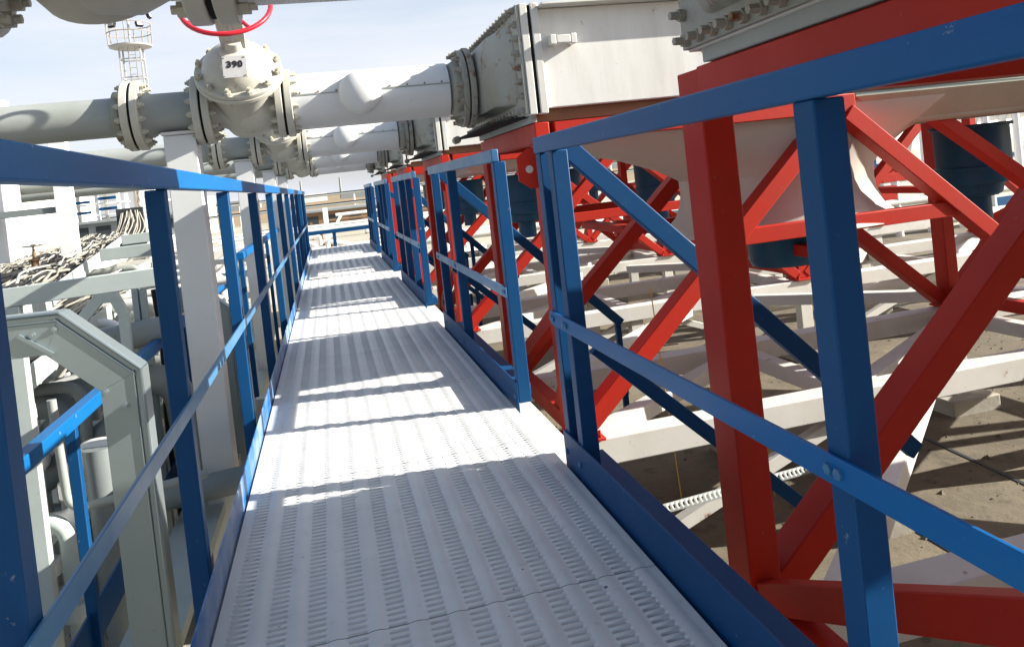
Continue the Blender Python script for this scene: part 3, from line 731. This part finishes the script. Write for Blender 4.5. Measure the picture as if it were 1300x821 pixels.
# big white uprights and slanting members, left foreground
t = empty('tray_stand', (-1.63, 5.0, GZ - .02)); tag(t, 'pale green steel stand with folded top, carrying the trays behind the bright duct', 'stand')
P = [(.12, 1.84), (.29, 2.02), (.37, 2.02), (.41, 1.92), (.40, 0)]
for i_, (a, b) in enumerate(zip([(-.30, 1.66)] + P, P)): MB().beam(V((a[0], 0, a[1])) - (V((b[0], 0, b[1])) - V((a[0], 0, a[1]))).normalized() * .022, V((b[0], 0, b[1])) + (V((b[0], 0, b[1])) - V((a[0], 0, a[1]))).normalized() * .022, .065 - .003 * i_, .062 - .003 * i_, (0, 1, 0)).build('member', 'palegreen', t, .003)
t = empty('channel_post', (-1.23, 5.45, GZ - .03)); tag(t, 'slender double steel channel post beside the black hose', 'post')
MB().box(-.035, .0, -.03, .03, 0, 2.05).build('channel', 'palegreen', t, .002)
MB().box(.012, .045, -.03, .03, 0, 2.02).build('channel', 'palegreen', t, .002)
tag(MB().path(bend([(-1.16, 5.6, .66), (-1.14, 5.6, .3), (-1.17, 5.55, -.3), (-1.13, 5.5, -.8), (-1.15, 5.5, GZ)], .3), .028, 10).build('hose', 'black_cable'), 'thick black hose hanging down beside the slender channel post', 'hose')

# pipework on the left
def pip(label, pts, r, mat='greypipe', rad=.2, flanges=()):
    t = empty('ground_pipe', pts[0]); tag(t, label, 'pipe'); o0 = V(pts[0])
    MB().path([p - o0 for p in bend(pts, rad, 7)], r, 18).build('pipe', mat, t, auto=60)
    for (p, ax) in flanges: MB().rev([(-.04, r * 1.7), (.04, r * 1.7)], V(p) - o0, ax, 24).build('flange', mat, t, .003)
    return t
pip('fat grey pipe bend making a U at lower left', [(-3.3, 5.4, -.35), (-1.95, 5.2, .10), (-1.62, 5.2, .10), (-1.60, 5.2, -1.25)], .085, 'greypipe', .22)
pip('dark grey slanting pipe below the U bend', [(-2.6, 5.6, -.75), (-1.2, 5.1, -.02)], .10, 'greypipe')
pip('thick grey upright pipe at lower left beside the first blue post', [(-1.64, 4.2, .12), (-1.62, 4.2, GZ)], .10, 'pipe')
pip('thin handrail-like pipe with a rounded corner at lower left', [(-1.42, 4.3, .30), (-1.40, 4.3, -.26), (-.75, 4.3, -.20)], .022, 'pipe', .09)
pip('grey upright pipe right of the thin rounded pipe', [(-1.38, 4.8, -.1), (-1.36, 4.8, GZ)], .085, 'greypipe')
pip('pale pipe passing low behind the duct towards the walkway', [(-1.30, 4.8, -.46), (-.55, 4.8, -.42)], .075, 'greypipe', .1)
pip('white pipe with two elbows behind the channel post', [(-1.00, 6.4, .49), (-1.25, 6.4, .46), (-1.25, 6.4, -.9)], .085, 'white', .2)
pip('upper grey pipe between tray stand and channel post', [(-2.2, 5.4, .34), (-1.05, 5.4, .42)], .085, 'pipe')
pip('lower grey pipe between tray stand and channel post', [(-2.2, 5.4, .06), (-1.05, 5.4, .12), (-1.0, 5.4, -.9)], .095, 'pipe', .2)
pip('tall pale pipe dropping beside the second blue post', [(-1.0, 6.0, .42), (-.98, 6.0, GZ)], .07, 'white')
pip('slim white pipe running towards the column at left', [(-2.4, 7.2, .45), (-.9, 7.2, .52)], .035, 'white')
pip('pale U pipe near the foot of the square white column', [(-1.05, 6.6, .1), (-.98, 6.6, -.75), (-.70, 6.6, -.72), (-.68, 6.6, -.4)], .05, 'white', .16)
random.seed(21)
for k in range(16):
    y_ = 8.0 + k * .95; x0 = -.95 - (y_ - 7) * random.uniform(.12, .30); zt = random.uniform(-.8, -.05)
    pip('white pipe riser number %d of the distant pipework, counting away from the viewer' % (k + 1) if False else
        'white pipe riser in the distant pipework, %s' % ['closest to the second column', 'one back from the closest', 'beside a blue far rail', 'bent to the left', 'low and slim', 'tall', 'rather far', 'short'][k % 8] + (' in the nearer row' if k < 8 else ' in the farther row'),
        [(x0, y_, zt), (x0 + .01, y_, zt + .3), (x0 - random.uniform(.8, 2.2), y_ + random.uniform(-.2, .4), zt + .3), (x0 - 2.4, y_ + .3, GZ)], random.uniform(.045, .09), random.choice(['white', 'pipe', 'tank']), .18)
# long low pipe rack running along the walkway at left
for i, (x, z_, r, yy0) in enumerate(((-1.9, -.55, .09, 6), (-2.3, -.45, .07, 6), (-2.75, -.5, .11, 5.5), (-3.4, -.4, .09, 7), (-4.2, -.2, .10, 8), (-5.0, 0, .12, 9), (-6.0, .1, .1, 10))):
    pip('long white pipe running parallel to the walkway at left, %s from the walkway' % ['first', 'second', 'third', 'fourth', 'fifth', 'sixth', 'seventh'][i], [(x, yy0, z_), (x - .3, 32, z_ + .3)], r, 'white' if i % 2 else 'pipe')
for i in range(5):
    y_ = 9 + i * 3.6; t = empty('pipe_rack', (-3.6, y_, GZ)); tag(t, 'low white pipe rack frame at left, %s one back' % ['first', 'second', 'third', 'fourth', 'fifth'][i], 'pipe rack', 'low white pipe rack frames')
    MB().box(-2.6, 2.2, -.05, .05, .62, .74).build('crossbar', 'white', t, .004)
    for x in (-2.4, -.2, 2.0): MB().box(x - .05, x + .05, -.05, .05, 0, .619).build('leg', 'white', t, .003)
    MB().box(-1.4, 2.3, .6, .7, 1.30, 1.40).build('crossbar', 'white', t, .004)
    for x in (-1.2, 2.1): MB().box(x - .04, x + .04, .6, .7, 0, 1.299).build('leg', 'white', t, .003)

random.seed(33)
spots = ['just past the duct', 'behind the duct', 'under the trays', 'by the tray stand', 'near the black hose', 'behind the black hose', 'left of the first column', 'behind the first column', 'under the wide tray', 'at the tray edge', 'beside the low pipes', 'over the low pipes', 'left of the second column', 'behind the second column', 'under the far tray', 'by the far railing piece', 'past the first rack', 'past the second rack', 'beyond the tray stand', 'at the rack leg']
for k, sp_ in enumerate(spots):
    y_ = 4.9 + k * .42; x = -1.25 - random.uniform(.0, .25) * (y_ - 3); z0 = random.uniform(-.9, -.3); L = random.uniform(.5, 1.3); h = random.uniform(.25, .75); r_ = random.uniform(.035, .085)
    mat = random.choice(['tank', 'white', 'galv', 'pipe', 'tank'])
    if k % 3 == 0: pts = [(x - L, y_ + .1, z0), (x, y_, z0), (x, y_, z0 + h), (x + .35, y_ - .1, z0 + h)]
    elif k % 3 == 1: pts = [(x, y_ - .6, GZ), (x, y_ - .6, z0 + h), (x - .1, y_ + .5, z0 + h), (x - .1, y_ + .5, GZ)]
    else: pts = [(x - L, y_, z0 + h), (x + .4, y_ - .1, z0 + h), (x + .45, y_, GZ)]
    f = [(((pts[1][0] + pts[2][0]) / 2, (pts[1][1] + pts[2][1]) / 2, (pts[1][2] + pts[2][2]) / 2), (0, 0, 1) if k % 3 == 0 else ((0, 1, 0) if k % 3 == 1 else (0, 0, 1)))] if k % 3 != 2 else []
    pip('%s pipe run with elbows, %s' % ({'tank': 'bright white', 'white': 'off-white', 'galv': 'silvery', 'pipe': 'grey-green'}[mat], sp_), pts, r_, mat, .14, f)
for k in range(7):
    y_ = 5.2 + k * 1.15; x = -1.5 - .16 * k; t = empty('steel_bracket', (x, y_, GZ)); tag(t, 'white angled steel bracket standing among the pipes at left, %s back' % ['first', 'second', 'third', 'fourth', 'fifth', 'sixth', 'seventh'][k], 'bracket', 'white steel brackets among the left pipes')
    MB().box(-.03, .03, -.03, .03, 0, 1.25).build('leg', 'tank', t, .003); MB().box(-.75, -.69, -.03, .03, 0, 1.05).build('leg', 'tank', t, .003)
    MB().beam((-.70, 0, 1.07), (-.02, 0, 1.24), .055, .05, (0, 1, 0)).build('crosspiece', 'tank', t, .003); MB().beam((-.66, 0, .2), (-.05, 0, .85), .03, .03, (0, 1, 0)).build('diagonal', 'tank', t)
for k, (x, y_, z0, z1, r_, m_) in enumerate(((-1.42, 4.3, -1.3, -.3, .04, 'palegreen'), (-1.75, 4.9, -1.3, .25, .05, 'tank'), (-1.52, 5.1, -1.3, .2, .035, 'greypipe'), (-2.05, 5.3, -1.3, .3, .055, 'pipe'), (-1.30, 5.6, -1.3, .35, .045, 'tank'),
        (-1.55, 6.2, -1.3, .4, .04, 'tank'), (-1.38, 6.8, -1.3, .45, .05, 'white'), (-1.22, 7.4, -1.3, .35, .035, 'tank'), (-1.9, 6.6, -1.3, .3, .05, 'galv'), (-1.05, 7.9, -1.3, .3, .045, 'white'))):
    ad_ = ['lowest', 'stout white', 'thin dark', 'thick grey-green', 'white', 'slim white', 'off-white', 'thin far', 'silvery', 'far off-white'][k]
    pip('%s upright pipe with a short bent top among the left pipework' % ad_, [(x, y_, z0), (x, y_, z1), (x - .5, y_ + .1, z1), (x - .9, y_ + .3, z1 - .5)], r_, m_, .12, [((x, y_, z0 + .55), (0, 0, 1))])
t = empty('far_shed', (-4, 66, GZ)); tag(t, 'dark brown low shed beyond the end railing, in the middle distance', 'shed')
MB().box(0, 16, 0, 6, 0, 1.15).build('wall', 'brown', t); MB().box(-.3, 16.3, -.3, 6.3, 1.16, 1.32).build('roof', 'far_grey', t)
for k in range(9): MB().box(.6 + k * 1.7, 1.5 + k * 1.7, -.03, .02, .2, .85).build('opening', 'far_dark', t)
# pebbles and scale lying on the ground
def pebbles(name, n, x0, x1, y0, y1, z, mat):
    mb = MB()
    for k in range(n):
        x, y_, s_ = random.uniform(x0, x1), random.uniform(y0, y1), random.uniform(.004, .016) * random.choice((1, 1, 1, 2))
        a = random.uniform(0, 3)
        c_, q_ = math.cos(a) * s_, math.sin(a) * s_
        mb.add([(x + c_, y_ + q_, z), (x - q_, y_ + c_, z), (x - c_ * .8, y_ - q_, z), (x + q_, y_ - c_ * .7, z), (x + s_ * .2, y_, z + s_ * .8)], [(0, 1, 4), (1, 2, 4), (2, 3, 4), (3, 0, 4)])
    return tag(mb.build(name, mat, None, auto=10), kind='stuff')
pebbles('pebbles', 1500, .9, 8, 1.2, 9, GZ + .004, 'paving'); pebbles('gravel', 3500, -7, -.2, 2.4, 12, GZ, 'concrete')
# small rusty valve with a wheel by the white tank
p = at(46, 345, 9.0); t = empty('small_valve', p); tag(t, 'small rusty valve with a flat handwheel standing in front of the white tank', 'valve')
MB().rev([(-.5, .05), (.0, .05), (.02, .10), (.07, .10), (.09, .06), (.17, .055), (.19, .085), (.21, .085), (.22, .03), (.42, .02)], (0, 0, 0), (0, 0, 1), 16).build('valve_body', 'brown', t, auto=40)
w = MB(); w.path([(.16 * math.cos(a * .3927), .16 * math.sin(a * .3927), .43) for a in range(16)], .014, 8, True)
for k in range(3): w.tube((0, 0, .43), (.16 * math.cos(k * 2.09), .16 * math.sin(k * 2.09), .43), .01, 6)
w.rev([(-.02, .04), (.03, .04)], (0, 0, .43), (0, 0, 1), 10); w.build('handwheel', 'rusty', t); t.scale = (.62, .62, .62)

# ------------------------------------------------------------------ left background
p = at(8, 300, 12); tag(MB().rev([(0, .22), (4.2, .22)], (p.x, p.y, GZ), (0, 0, 1), 32).build('white_column', 'tank'), 'thick round white column at the left edge in front of the tank', 'column')
t = empty('storage_tank', (-10.5, 27, GZ)); tag(t, 'large bright white storage tank at the left edge', 'tank')
MB().rev([(0, 2.55), (3.9, 2.55), (4.0, 2.5), (4.1, 1.5), (4.15, .2)], (0, 0, 0), (0, 0, 1), 64).build('shell', 'tank', t, auto=30)
MB().rev([(3.84, 2.58), (3.92, 2.58)], (0, 0, 0), (0, 0, 1), 64).build('rim', 'tank', t)
for k in range(12): MB().box(2.56, 2.62, -.2, .2, .3 + k * .3, .33 + k * .3).build('ladder_rung', 'brownsteel', t)
a, b = at(87, 236, 11.5), at(30, 268, 11.5)
t = empty('white_mast', (at(88, 300, 11.5).x, 11.5, GZ)); tag(t, 'plain white square mast with an arm reaching left to the tank', 'mast')
MB().box(-.10, .10, -.08, .08, 0, 3.6).build('mast', 'tank', t, .004)
MB().box(-1.6, -.101, -.04, .04, at(60, 268, 11.5).z - GZ - .04, at(60, 268, 11.5).z - GZ + .05).build('arm', 'greypipe', t, .003)
# open platform tower with blue panels
c = at(125, 262, 42); t = empty('blue_platform_tower', (c.x, 42, GZ)); tag(t, 'distant open white tower with rows of blue panels', 'tower')
for x in (-1.1, 0.15, 1.1):
    for y_ in (-.8, .8): MB().box(x - .07, x + .07, y_ - .07, y_ + .07, 0, 4.6).build('post', 'tank', t)
for z in (3.2, 3.75, 4.25): MB().box(-1.25, 1.25, -.9, .9, z - .04 - .5, z + .02 - .5).build('floor', 'tank', t)
for z in (2.80, 3.3, 3.85):
    MB().box(-1.0, -.1, -.95, -.92, z, z + .13).build('blue_panel', 'blue', t); MB().box(.25, 1.05, -.95, -.92, z + .1, z + .24).build('blue_panel', 'blue', t)
MB().box(-1.3, 1.3, -1, 1, 4.3, 4.45).build('roof', 'blue', t)
# grey two-level building
c = at(130, 300, 36); t = empty('grey_building', (c.x, 36, GZ)); tag(t, 'low grey industrial building with dark openings behind the trays', 'building'); t.scale = (1, 1, .72)
MB().box(-2.6, 2.6, 0, 5, 0, 2.05).build('wall', 'far_grey', t); MB().box(-2.9, 3.0, -.3, 5.2, 2.06, 2.22).build('roof', 'far_grey', t, .01)
for k in range(6): MB().box(-2.3 + k * .82, -1.75 + k * .82, -.02, .02, 1.0, 1.8).build('opening', 'far_dark', t)
MB().box(-1.8, 3.0, 1.5, 5, 2.23, 3.25).build('upper_wall', 'far_grey', t); MB().box(-2.0, 3.3, 1.3, 5.1, 3.26, 3.42).build('upper_roof', 'far_grey', t)
for k in range(5): MB().box(-1.5 + k * .9, -.9 + k * .9, 1.47, 1.52, 2.5, 3.05).build('opening', 'far_dark', t)
# lattice mast
def lattice(base, h, w, label, name='lattice_mast', mat='tank', bay=1.0, r=.035, taper=.6):
    t = empty(name, base); tag(t, label, 'mast'); mb = MB(); tw = w * taper
    for sx in (-1, 1):
        for sy in (-1, 1): mb.beam((sx * w / 2, sy * w / 2, 0), (sx * tw / 2, sy * tw / 2, h), r * 2, r * 2)
    mb.build('legs', mat, t); mb = MB(); k = 0; z = 0
    while z < h - bay * .5:
        f0, f1 = z / h, min(1, (z + bay) / h); w0, w1 = w * (1 - f0) + tw * f0, w * (1 - f1) + tw * f1; z1 = min(h, z + bay)
        for (a, b) in (((-1, -1), (1, -1)), ((1, -1), (1, 1)), ((1, 1), (-1, 1)), ((-1, 1), (-1, -1))):
            if k % 2: a, b = b, a
            mb.beam((a[0] * w0 / 2, a[1] * w0 / 2, z), (b[0] * w1 / 2, b[1] * w1 / 2, z1), r, r)
            mb.beam((a[0] * w1 / 2, a[1] * w1 / 2, z1), (b[0] * w1 / 2, b[1] * w1 / 2, z1), r, r)
        z += bay; k += 1
    mb.build('lattice', mat, t); return t
c = at(194, 290, 30); lattice((c.x, 30, GZ), 5.2, .55, 'short white lattice mast just left of the near blue post', bay=.55)
c = at(186, 290, 31.5); lattice((c.x, 31.5, GZ), 4.9, .45, 'second short lattice mast, rusty brown, beside the white one', mat='brownsteel', bay=.7, taper=.9)
# floodlight mast
c = at(172, 110, 40); t = empty('floodlight_mast', (c.x, 40, GZ)); tag(t, 'tall slim floodlight mast with a round railed platform against the sky', 'floodlight mast')
pz = at(163, 58, 40).z - GZ; px_ = at(163, 52, 40).x - c.x
top = [(-.44, -.36), (.44, -.36), (.44, .36), (-.44, .36)]
mb = MB()
for (x, y_) in top: mb.beam((x * 1.35, y_ * 1.35, 0), (x + 0, y_, pz), .07, .07)
mb.build('legs', 'plate', t); mb = MB()
for k in range(12):
    z = k * (pz / 12) + .2; f = 1.35 - .35 * z / pz
    for i in range(4):
        a, b = top[i], top[(i + 1) % 4]; mb.beam((a[0] * f, a[1] * f, z), (b[0] * f, b[1] * f, z), .05, .05)
        f2 = 1.7 - .7 * (z + pz / 12) / pz
mb.build('bracing', 'plate', t)['kind'] = 'stuff'
mb = MB()
for s in (-.15, .15): mb.beam((s + .1, -.5, 0), (s + .1, -.40, pz), .03, .03)
for k in range(34): mb.beam((-.05, -.46, k * .3), (.25, -.46, k * .3), .025, .025)
mb.build('ladder', 'brownsteel', t)
MB().rev([(0, .75), (.05, .93), (.12, .95), (.13, .8)], (0, 0, pz - .15), (0, 0, 1), 12).build('platform', 'plate', t)
mb = MB()
for zz in (.55, .95): mb.path([(.98 * math.cos(a * math.pi / 8), .98 * math.sin(a * math.pi / 8), pz + zz) for a in range(16)], .022, 6, True)
for k in range(8): mb.tube((.95 * math.cos(k * math.pi / 4), .95 * math.sin(k * math.pi / 4), pz), (.98 * math.cos(k * math.pi / 4), .98 * math.sin(k * math.pi / 4), pz + .95), .025, 6)
mb.build('guard_rail', 'brownsteel', t)
MB().tube((0, 0, pz), (0, 0, pz + 3.2), .05, 8).build('spire', 'plate', t)
for (x, y_, z) in ((-1.05, -.3, 1.25), (-.40, -.95, 1.45), (-.5, -.9, .8), (.62, -.75, .8), (.95, -.1, 1.3)):
    h = MB().box(-.16, .16, -.07, .07, -.12, .12).build('floodlight', 'text', t, .01, loc=(x, y_, pz + z)); h.rotation_euler = (R(-20), 0, math.atan2(y_, x) + 1.57)
    MB().box(-.12, .12, -.082, -.072, -.08, .08).build('lens', 'plate', h)

# ------------------------------------------------------------------ distance ahead
def far_rack(y_, x0, x1, z, label, mats, n):
    t = empty('far_pipe_rack', (x0, y_, GZ)); tag(t, label, 'pipe rack')
    for k in range(n): MB().tube((0, k * .4, z - GZ + .12 * (k % 2)), (x1 - x0, k * .4, z - GZ + .12 * (k % 2)), .09, 10).build('pipe', mats[k % len(mats)], t)
    m = int((x1 - x0) / 6)
    for k in range(m + 1): MB().box(k * 6 - .08, k * 6 + .08, 0, .3, 0, z - GZ - .1).build('leg', 'tank', t)
    return t
far_rack(88, -45, 70, 1.15, 'long distant pipe rack along the horizon beyond the dry field', ['pipe', 'text', 'brown'], 5)
far_rack(80, -45, 70, .15, 'distant low pipe rack below the one on the horizon', ['pipe', 'text', 'greypipe'], 3)
far_rack(34, -14, 8, -.25, 'white pipe rack crossing just past the end of the walkway', ['tank', 'white'], 3)
far_rack(27, -8, 9, -.75, 'low white pipes crossing below the end railing', ['tank', 'white'], 3)
t = empty('far_gantry', (1.6, 46, GZ)); tag(t, 'distant red and white pipe gantry above the blue end rail', 'gantry')
MB().tube((-1.6, 0, 1.0), (6, 0, 1.0), .07).build('pipe', 'brown', t); MB().tube((-1.2, 0, 1.28), (6, 0, 1.28), .09).build('pipe', 'tank', t)
MB().beam((-.9, 0, 1.25), (-1.7, 0, -.0), .16, .14, (0, 1, 0)).build('brace', 'tank', t)
for x in (-2.6, -2.1, .4, 2.5): MB().box(x - .07, x + .07, -.1, .1, 0, 1.0).build('leg', 'brown', t)
t = empty('far_white_post', (-.1, 30, GZ)); tag(t, 'slim white post standing just past the end rail', 'post'); MB().box(-.09, .09, -.08, .08, 0, 2.0).build('shaft', 'tank', t)
t = empty('blue_bench', (2.05, 33, GZ)); tag(t, 'small blue metal platform with legs at the far end on the right', 'platform')
MB().box(-.1, 1.7, -.3, .3, 1.42, 1.5).build('top', 'blue', t)
for x in (0, .65, 1.0, 1.6): MB().box(x - .03, x + .03, -.25, -.2, 0, 1.419).build('leg', 'blue', t)
t = empty('blue_ladder_frame', (.15, 21, GZ)); tag(t, 'little blue square frame on the ground below the end rail', 'frame')
MB().box(0, .9, 0, .05, .0, .1).build('bar', 'blue', t); MB().box(0, .9, 0, .05, .45, .52).build('bar', 'blue', t)
for x in (0, .42, .84): MB().box(x, x + .05, .06, .1, 0, .6).build('upright', 'blue', t)
# distant white pipework, small goosenecks
random.seed(5)
for k in range(9):
    y_ = random.uniform(22, 33); x = random.uniform(-1.2, 3.8)
    pip('distant small white gooseneck pipe past the walkway end, %s' % ['far left', 'left', 'left of the post', 'right of the post', 'middle', 'middle right', 'by the blue platform', 'right', 'far right'][k], [(x, y_, GZ), (x, y_, GZ + random.uniform(.5, 1.1)), (x + random.uniform(-.9, .9), y_, GZ + .9), (x + .8, y_, GZ)], .07, 'tank' if k % 3 else 'brown', .15)
# plant silhouettes on the horizon
random.seed(11)
labs = ['far left', 'left', 'near the white post', 'centre', 'beside the tallest', 'tallest', 'right', 'far right', 'rightmost', 'leftmost', 'low left', 'low right']
for k in range(12):
    x = -60 + k * 17 + random.uniform(-5, 5); h = random.choice((6, 9, 13, 17, 11))
    t = empty('far_stack', (x, 420, GZ)); tag(t, 'thin distant tower on the horizon, %s' % labs[k], 'tower', 'thin towers on the horizon')
    MB().rev([(0, .7), (h, .45)], (0, 0, 0), (0, 0, 1), 8).build('shaft', 'far_grey', t)
for k in range(8):
    x = -90 + k * 32 + random.uniform(-8, 8); t = empty('far_shed', (x, 380, GZ)); tag(t, 'low distant plant building on the horizon, %s' % ['first from left', 'second from left', 'third from left', 'fourth from left', 'fifth from left', 'sixth from left', 'seventh from left', 'rightmost'][k], 'building', 'low plant buildings on the horizon')
    MB().box(0, 22, 0, 9, 0, random.uniform(3, 5.2)).build('wall', 'far_grey' if k % 2 else 'tank', t)
# left distant tanks and sheds behind the trays
for k, (x, y_, r, h) in enumerate(((-22, 70, 4, 4.4), (-14, 85, 3, 3.6))):
    t = empty('storage_tank', (x, y_, GZ)); tag(t, ['far white round tank behind the grey building', 'smaller far white round tank near the masts'][k], 'tank')
    MB().rev([(0, r), (h, r), (h + .4, .3)], (0, 0, 0), (0, 0, 1), 40).build('shell', 'tank', t)

# ------------------------------------------------------------------ sky, sun, camera
w = bpy.data.worlds.new('World'); sc.world = w; w.use_nodes = True; n = w.node_tree
bg = n.nodes['Background']; sky = n.nodes.new('ShaderNodeTexSky'); sky.sky_type = 'NISHITA'; sky.sun_disc = False
SUN = V((2.0, -.47, 1.0)).normalized()
sky.sun_elevation = math.asin(SUN.z); sky.sun_rotation = math.atan2(SUN.x, SUN.y)
sky.air_density = 1.0; sky.dust_density = 2.0; sky.ozone_density = 1.0
tc = n.nodes.new('ShaderNodeTexCoord'); mp = n.nodes.new('ShaderNodeMapping'); mp.inputs['Scale'].default_value = (1.2, 3.2, 9.0); mp.inputs['Rotation'].default_value = (R(4), R(9), R(35))
n.links.new(tc.outputs['Generated'], mp.inputs['Vector'])
no = n.nodes.new('ShaderNodeTexNoise'); no.inputs['Scale'].default_value = 1.5; no.inputs['Detail'].default_value = 7; no.inputs['Roughness'].default_value = .55
n.links.new(mp.outputs[0], no.inputs['Vector'])
mr = n.nodes.new('ShaderNodeMapRange'); mr.inputs['From Min'].default_value = .34; mr.inputs['From Max'].default_value = .70; mr.inputs['To Min'].default_value = .45; mr.inputs['To Max'].default_value = 1.0
n.links.new(no.outputs['Fac'], mr.inputs['Value'])
mx = n.nodes.new('ShaderNodeMix'); mx.data_type = 'RGBA'
sx = n.nodes.new('ShaderNodeSeparateXYZ'); n.links.new(tc.outputs['Generated'], sx.inputs[0])
def mrange(src, a, b, c, d):
    q = n.nodes.new('ShaderNodeMapRange'); q.interpolation_type = 'SMOOTHSTEP'
    for k_, v_ in zip(('From Min', 'From Max', 'To Min', 'To Max'), (a, b, c, d)): q.inputs[k_].default_value = v_
    n.links.new(src, q.inputs['Value']); return q.outputs[0]
def mul(a, b):
    q = n.nodes.new('ShaderNodeMath'); q.operation = 'MULTIPLY'; n.links.new(a, q.inputs[0]); n.links.new(b, q.inputs[1]); return q.outputs[0]
fac = mul(mul(mr.outputs[0], mrange(sx.outputs[1], -.35, .35, .08, 1)), mrange(sx.outputs[2], .35, .85, 1, .25))
n.links.new(fac, mx.inputs['Factor']); n.links.new(sky.outputs[0], mx.inputs[6]); mx.inputs[7].default_value = (4.4, 4.55, 4.95, 1)
n.links.new(mx.outputs[2], bg.inputs['Color']); bg.inputs['Strength'].default_value = .08
su = bpy.data.lights.new('sun', 'SUN'); su.energy = 5.0; su.angle = R(.5); su.color = (1, .95, .86)
so = bpy.data.objects.new('sun', su); col.objects.link(so); so.rotation_euler = SUN.to_track_quat('Z', 'Y').to_euler()
cd = bpy.data.cameras.new('camera'); cam = bpy.data.objects.new('camera', cd); col.objects.link(cam); sc.camera = cam
cd.sensor_fit = 'HORIZONTAL'; cd.sensor_width = 36; cd.lens = 36 * F; cd.clip_start = .02; cd.clip_end = 9000
cd.shift_x = (650 - PX) / 1300; cd.shift_y = -(410.5 - PY) / 1300
cx = to_world(V((_r[0], _u[0], 0))); cy = to_world(V((-_r[1], -_u[1], 0))); cz = -to_world(V((0, 0, 1)))
cam.matrix_world = Matrix(((cx.x, cy.x, cz.x, CAM.x), (cx.y, cy.y, cz.y, CAM.y), (cx.z, cy.z, cz.z, CAM.z), (0, 0, 0, 1)))
sc.view_settings.view_transform = 'Standard'; sc.view_settings.look = 'None'; sc.view_settings.gamma = 1; sc.view_settings.exposure = 1.38
sc.cycles.max_bounces = 6
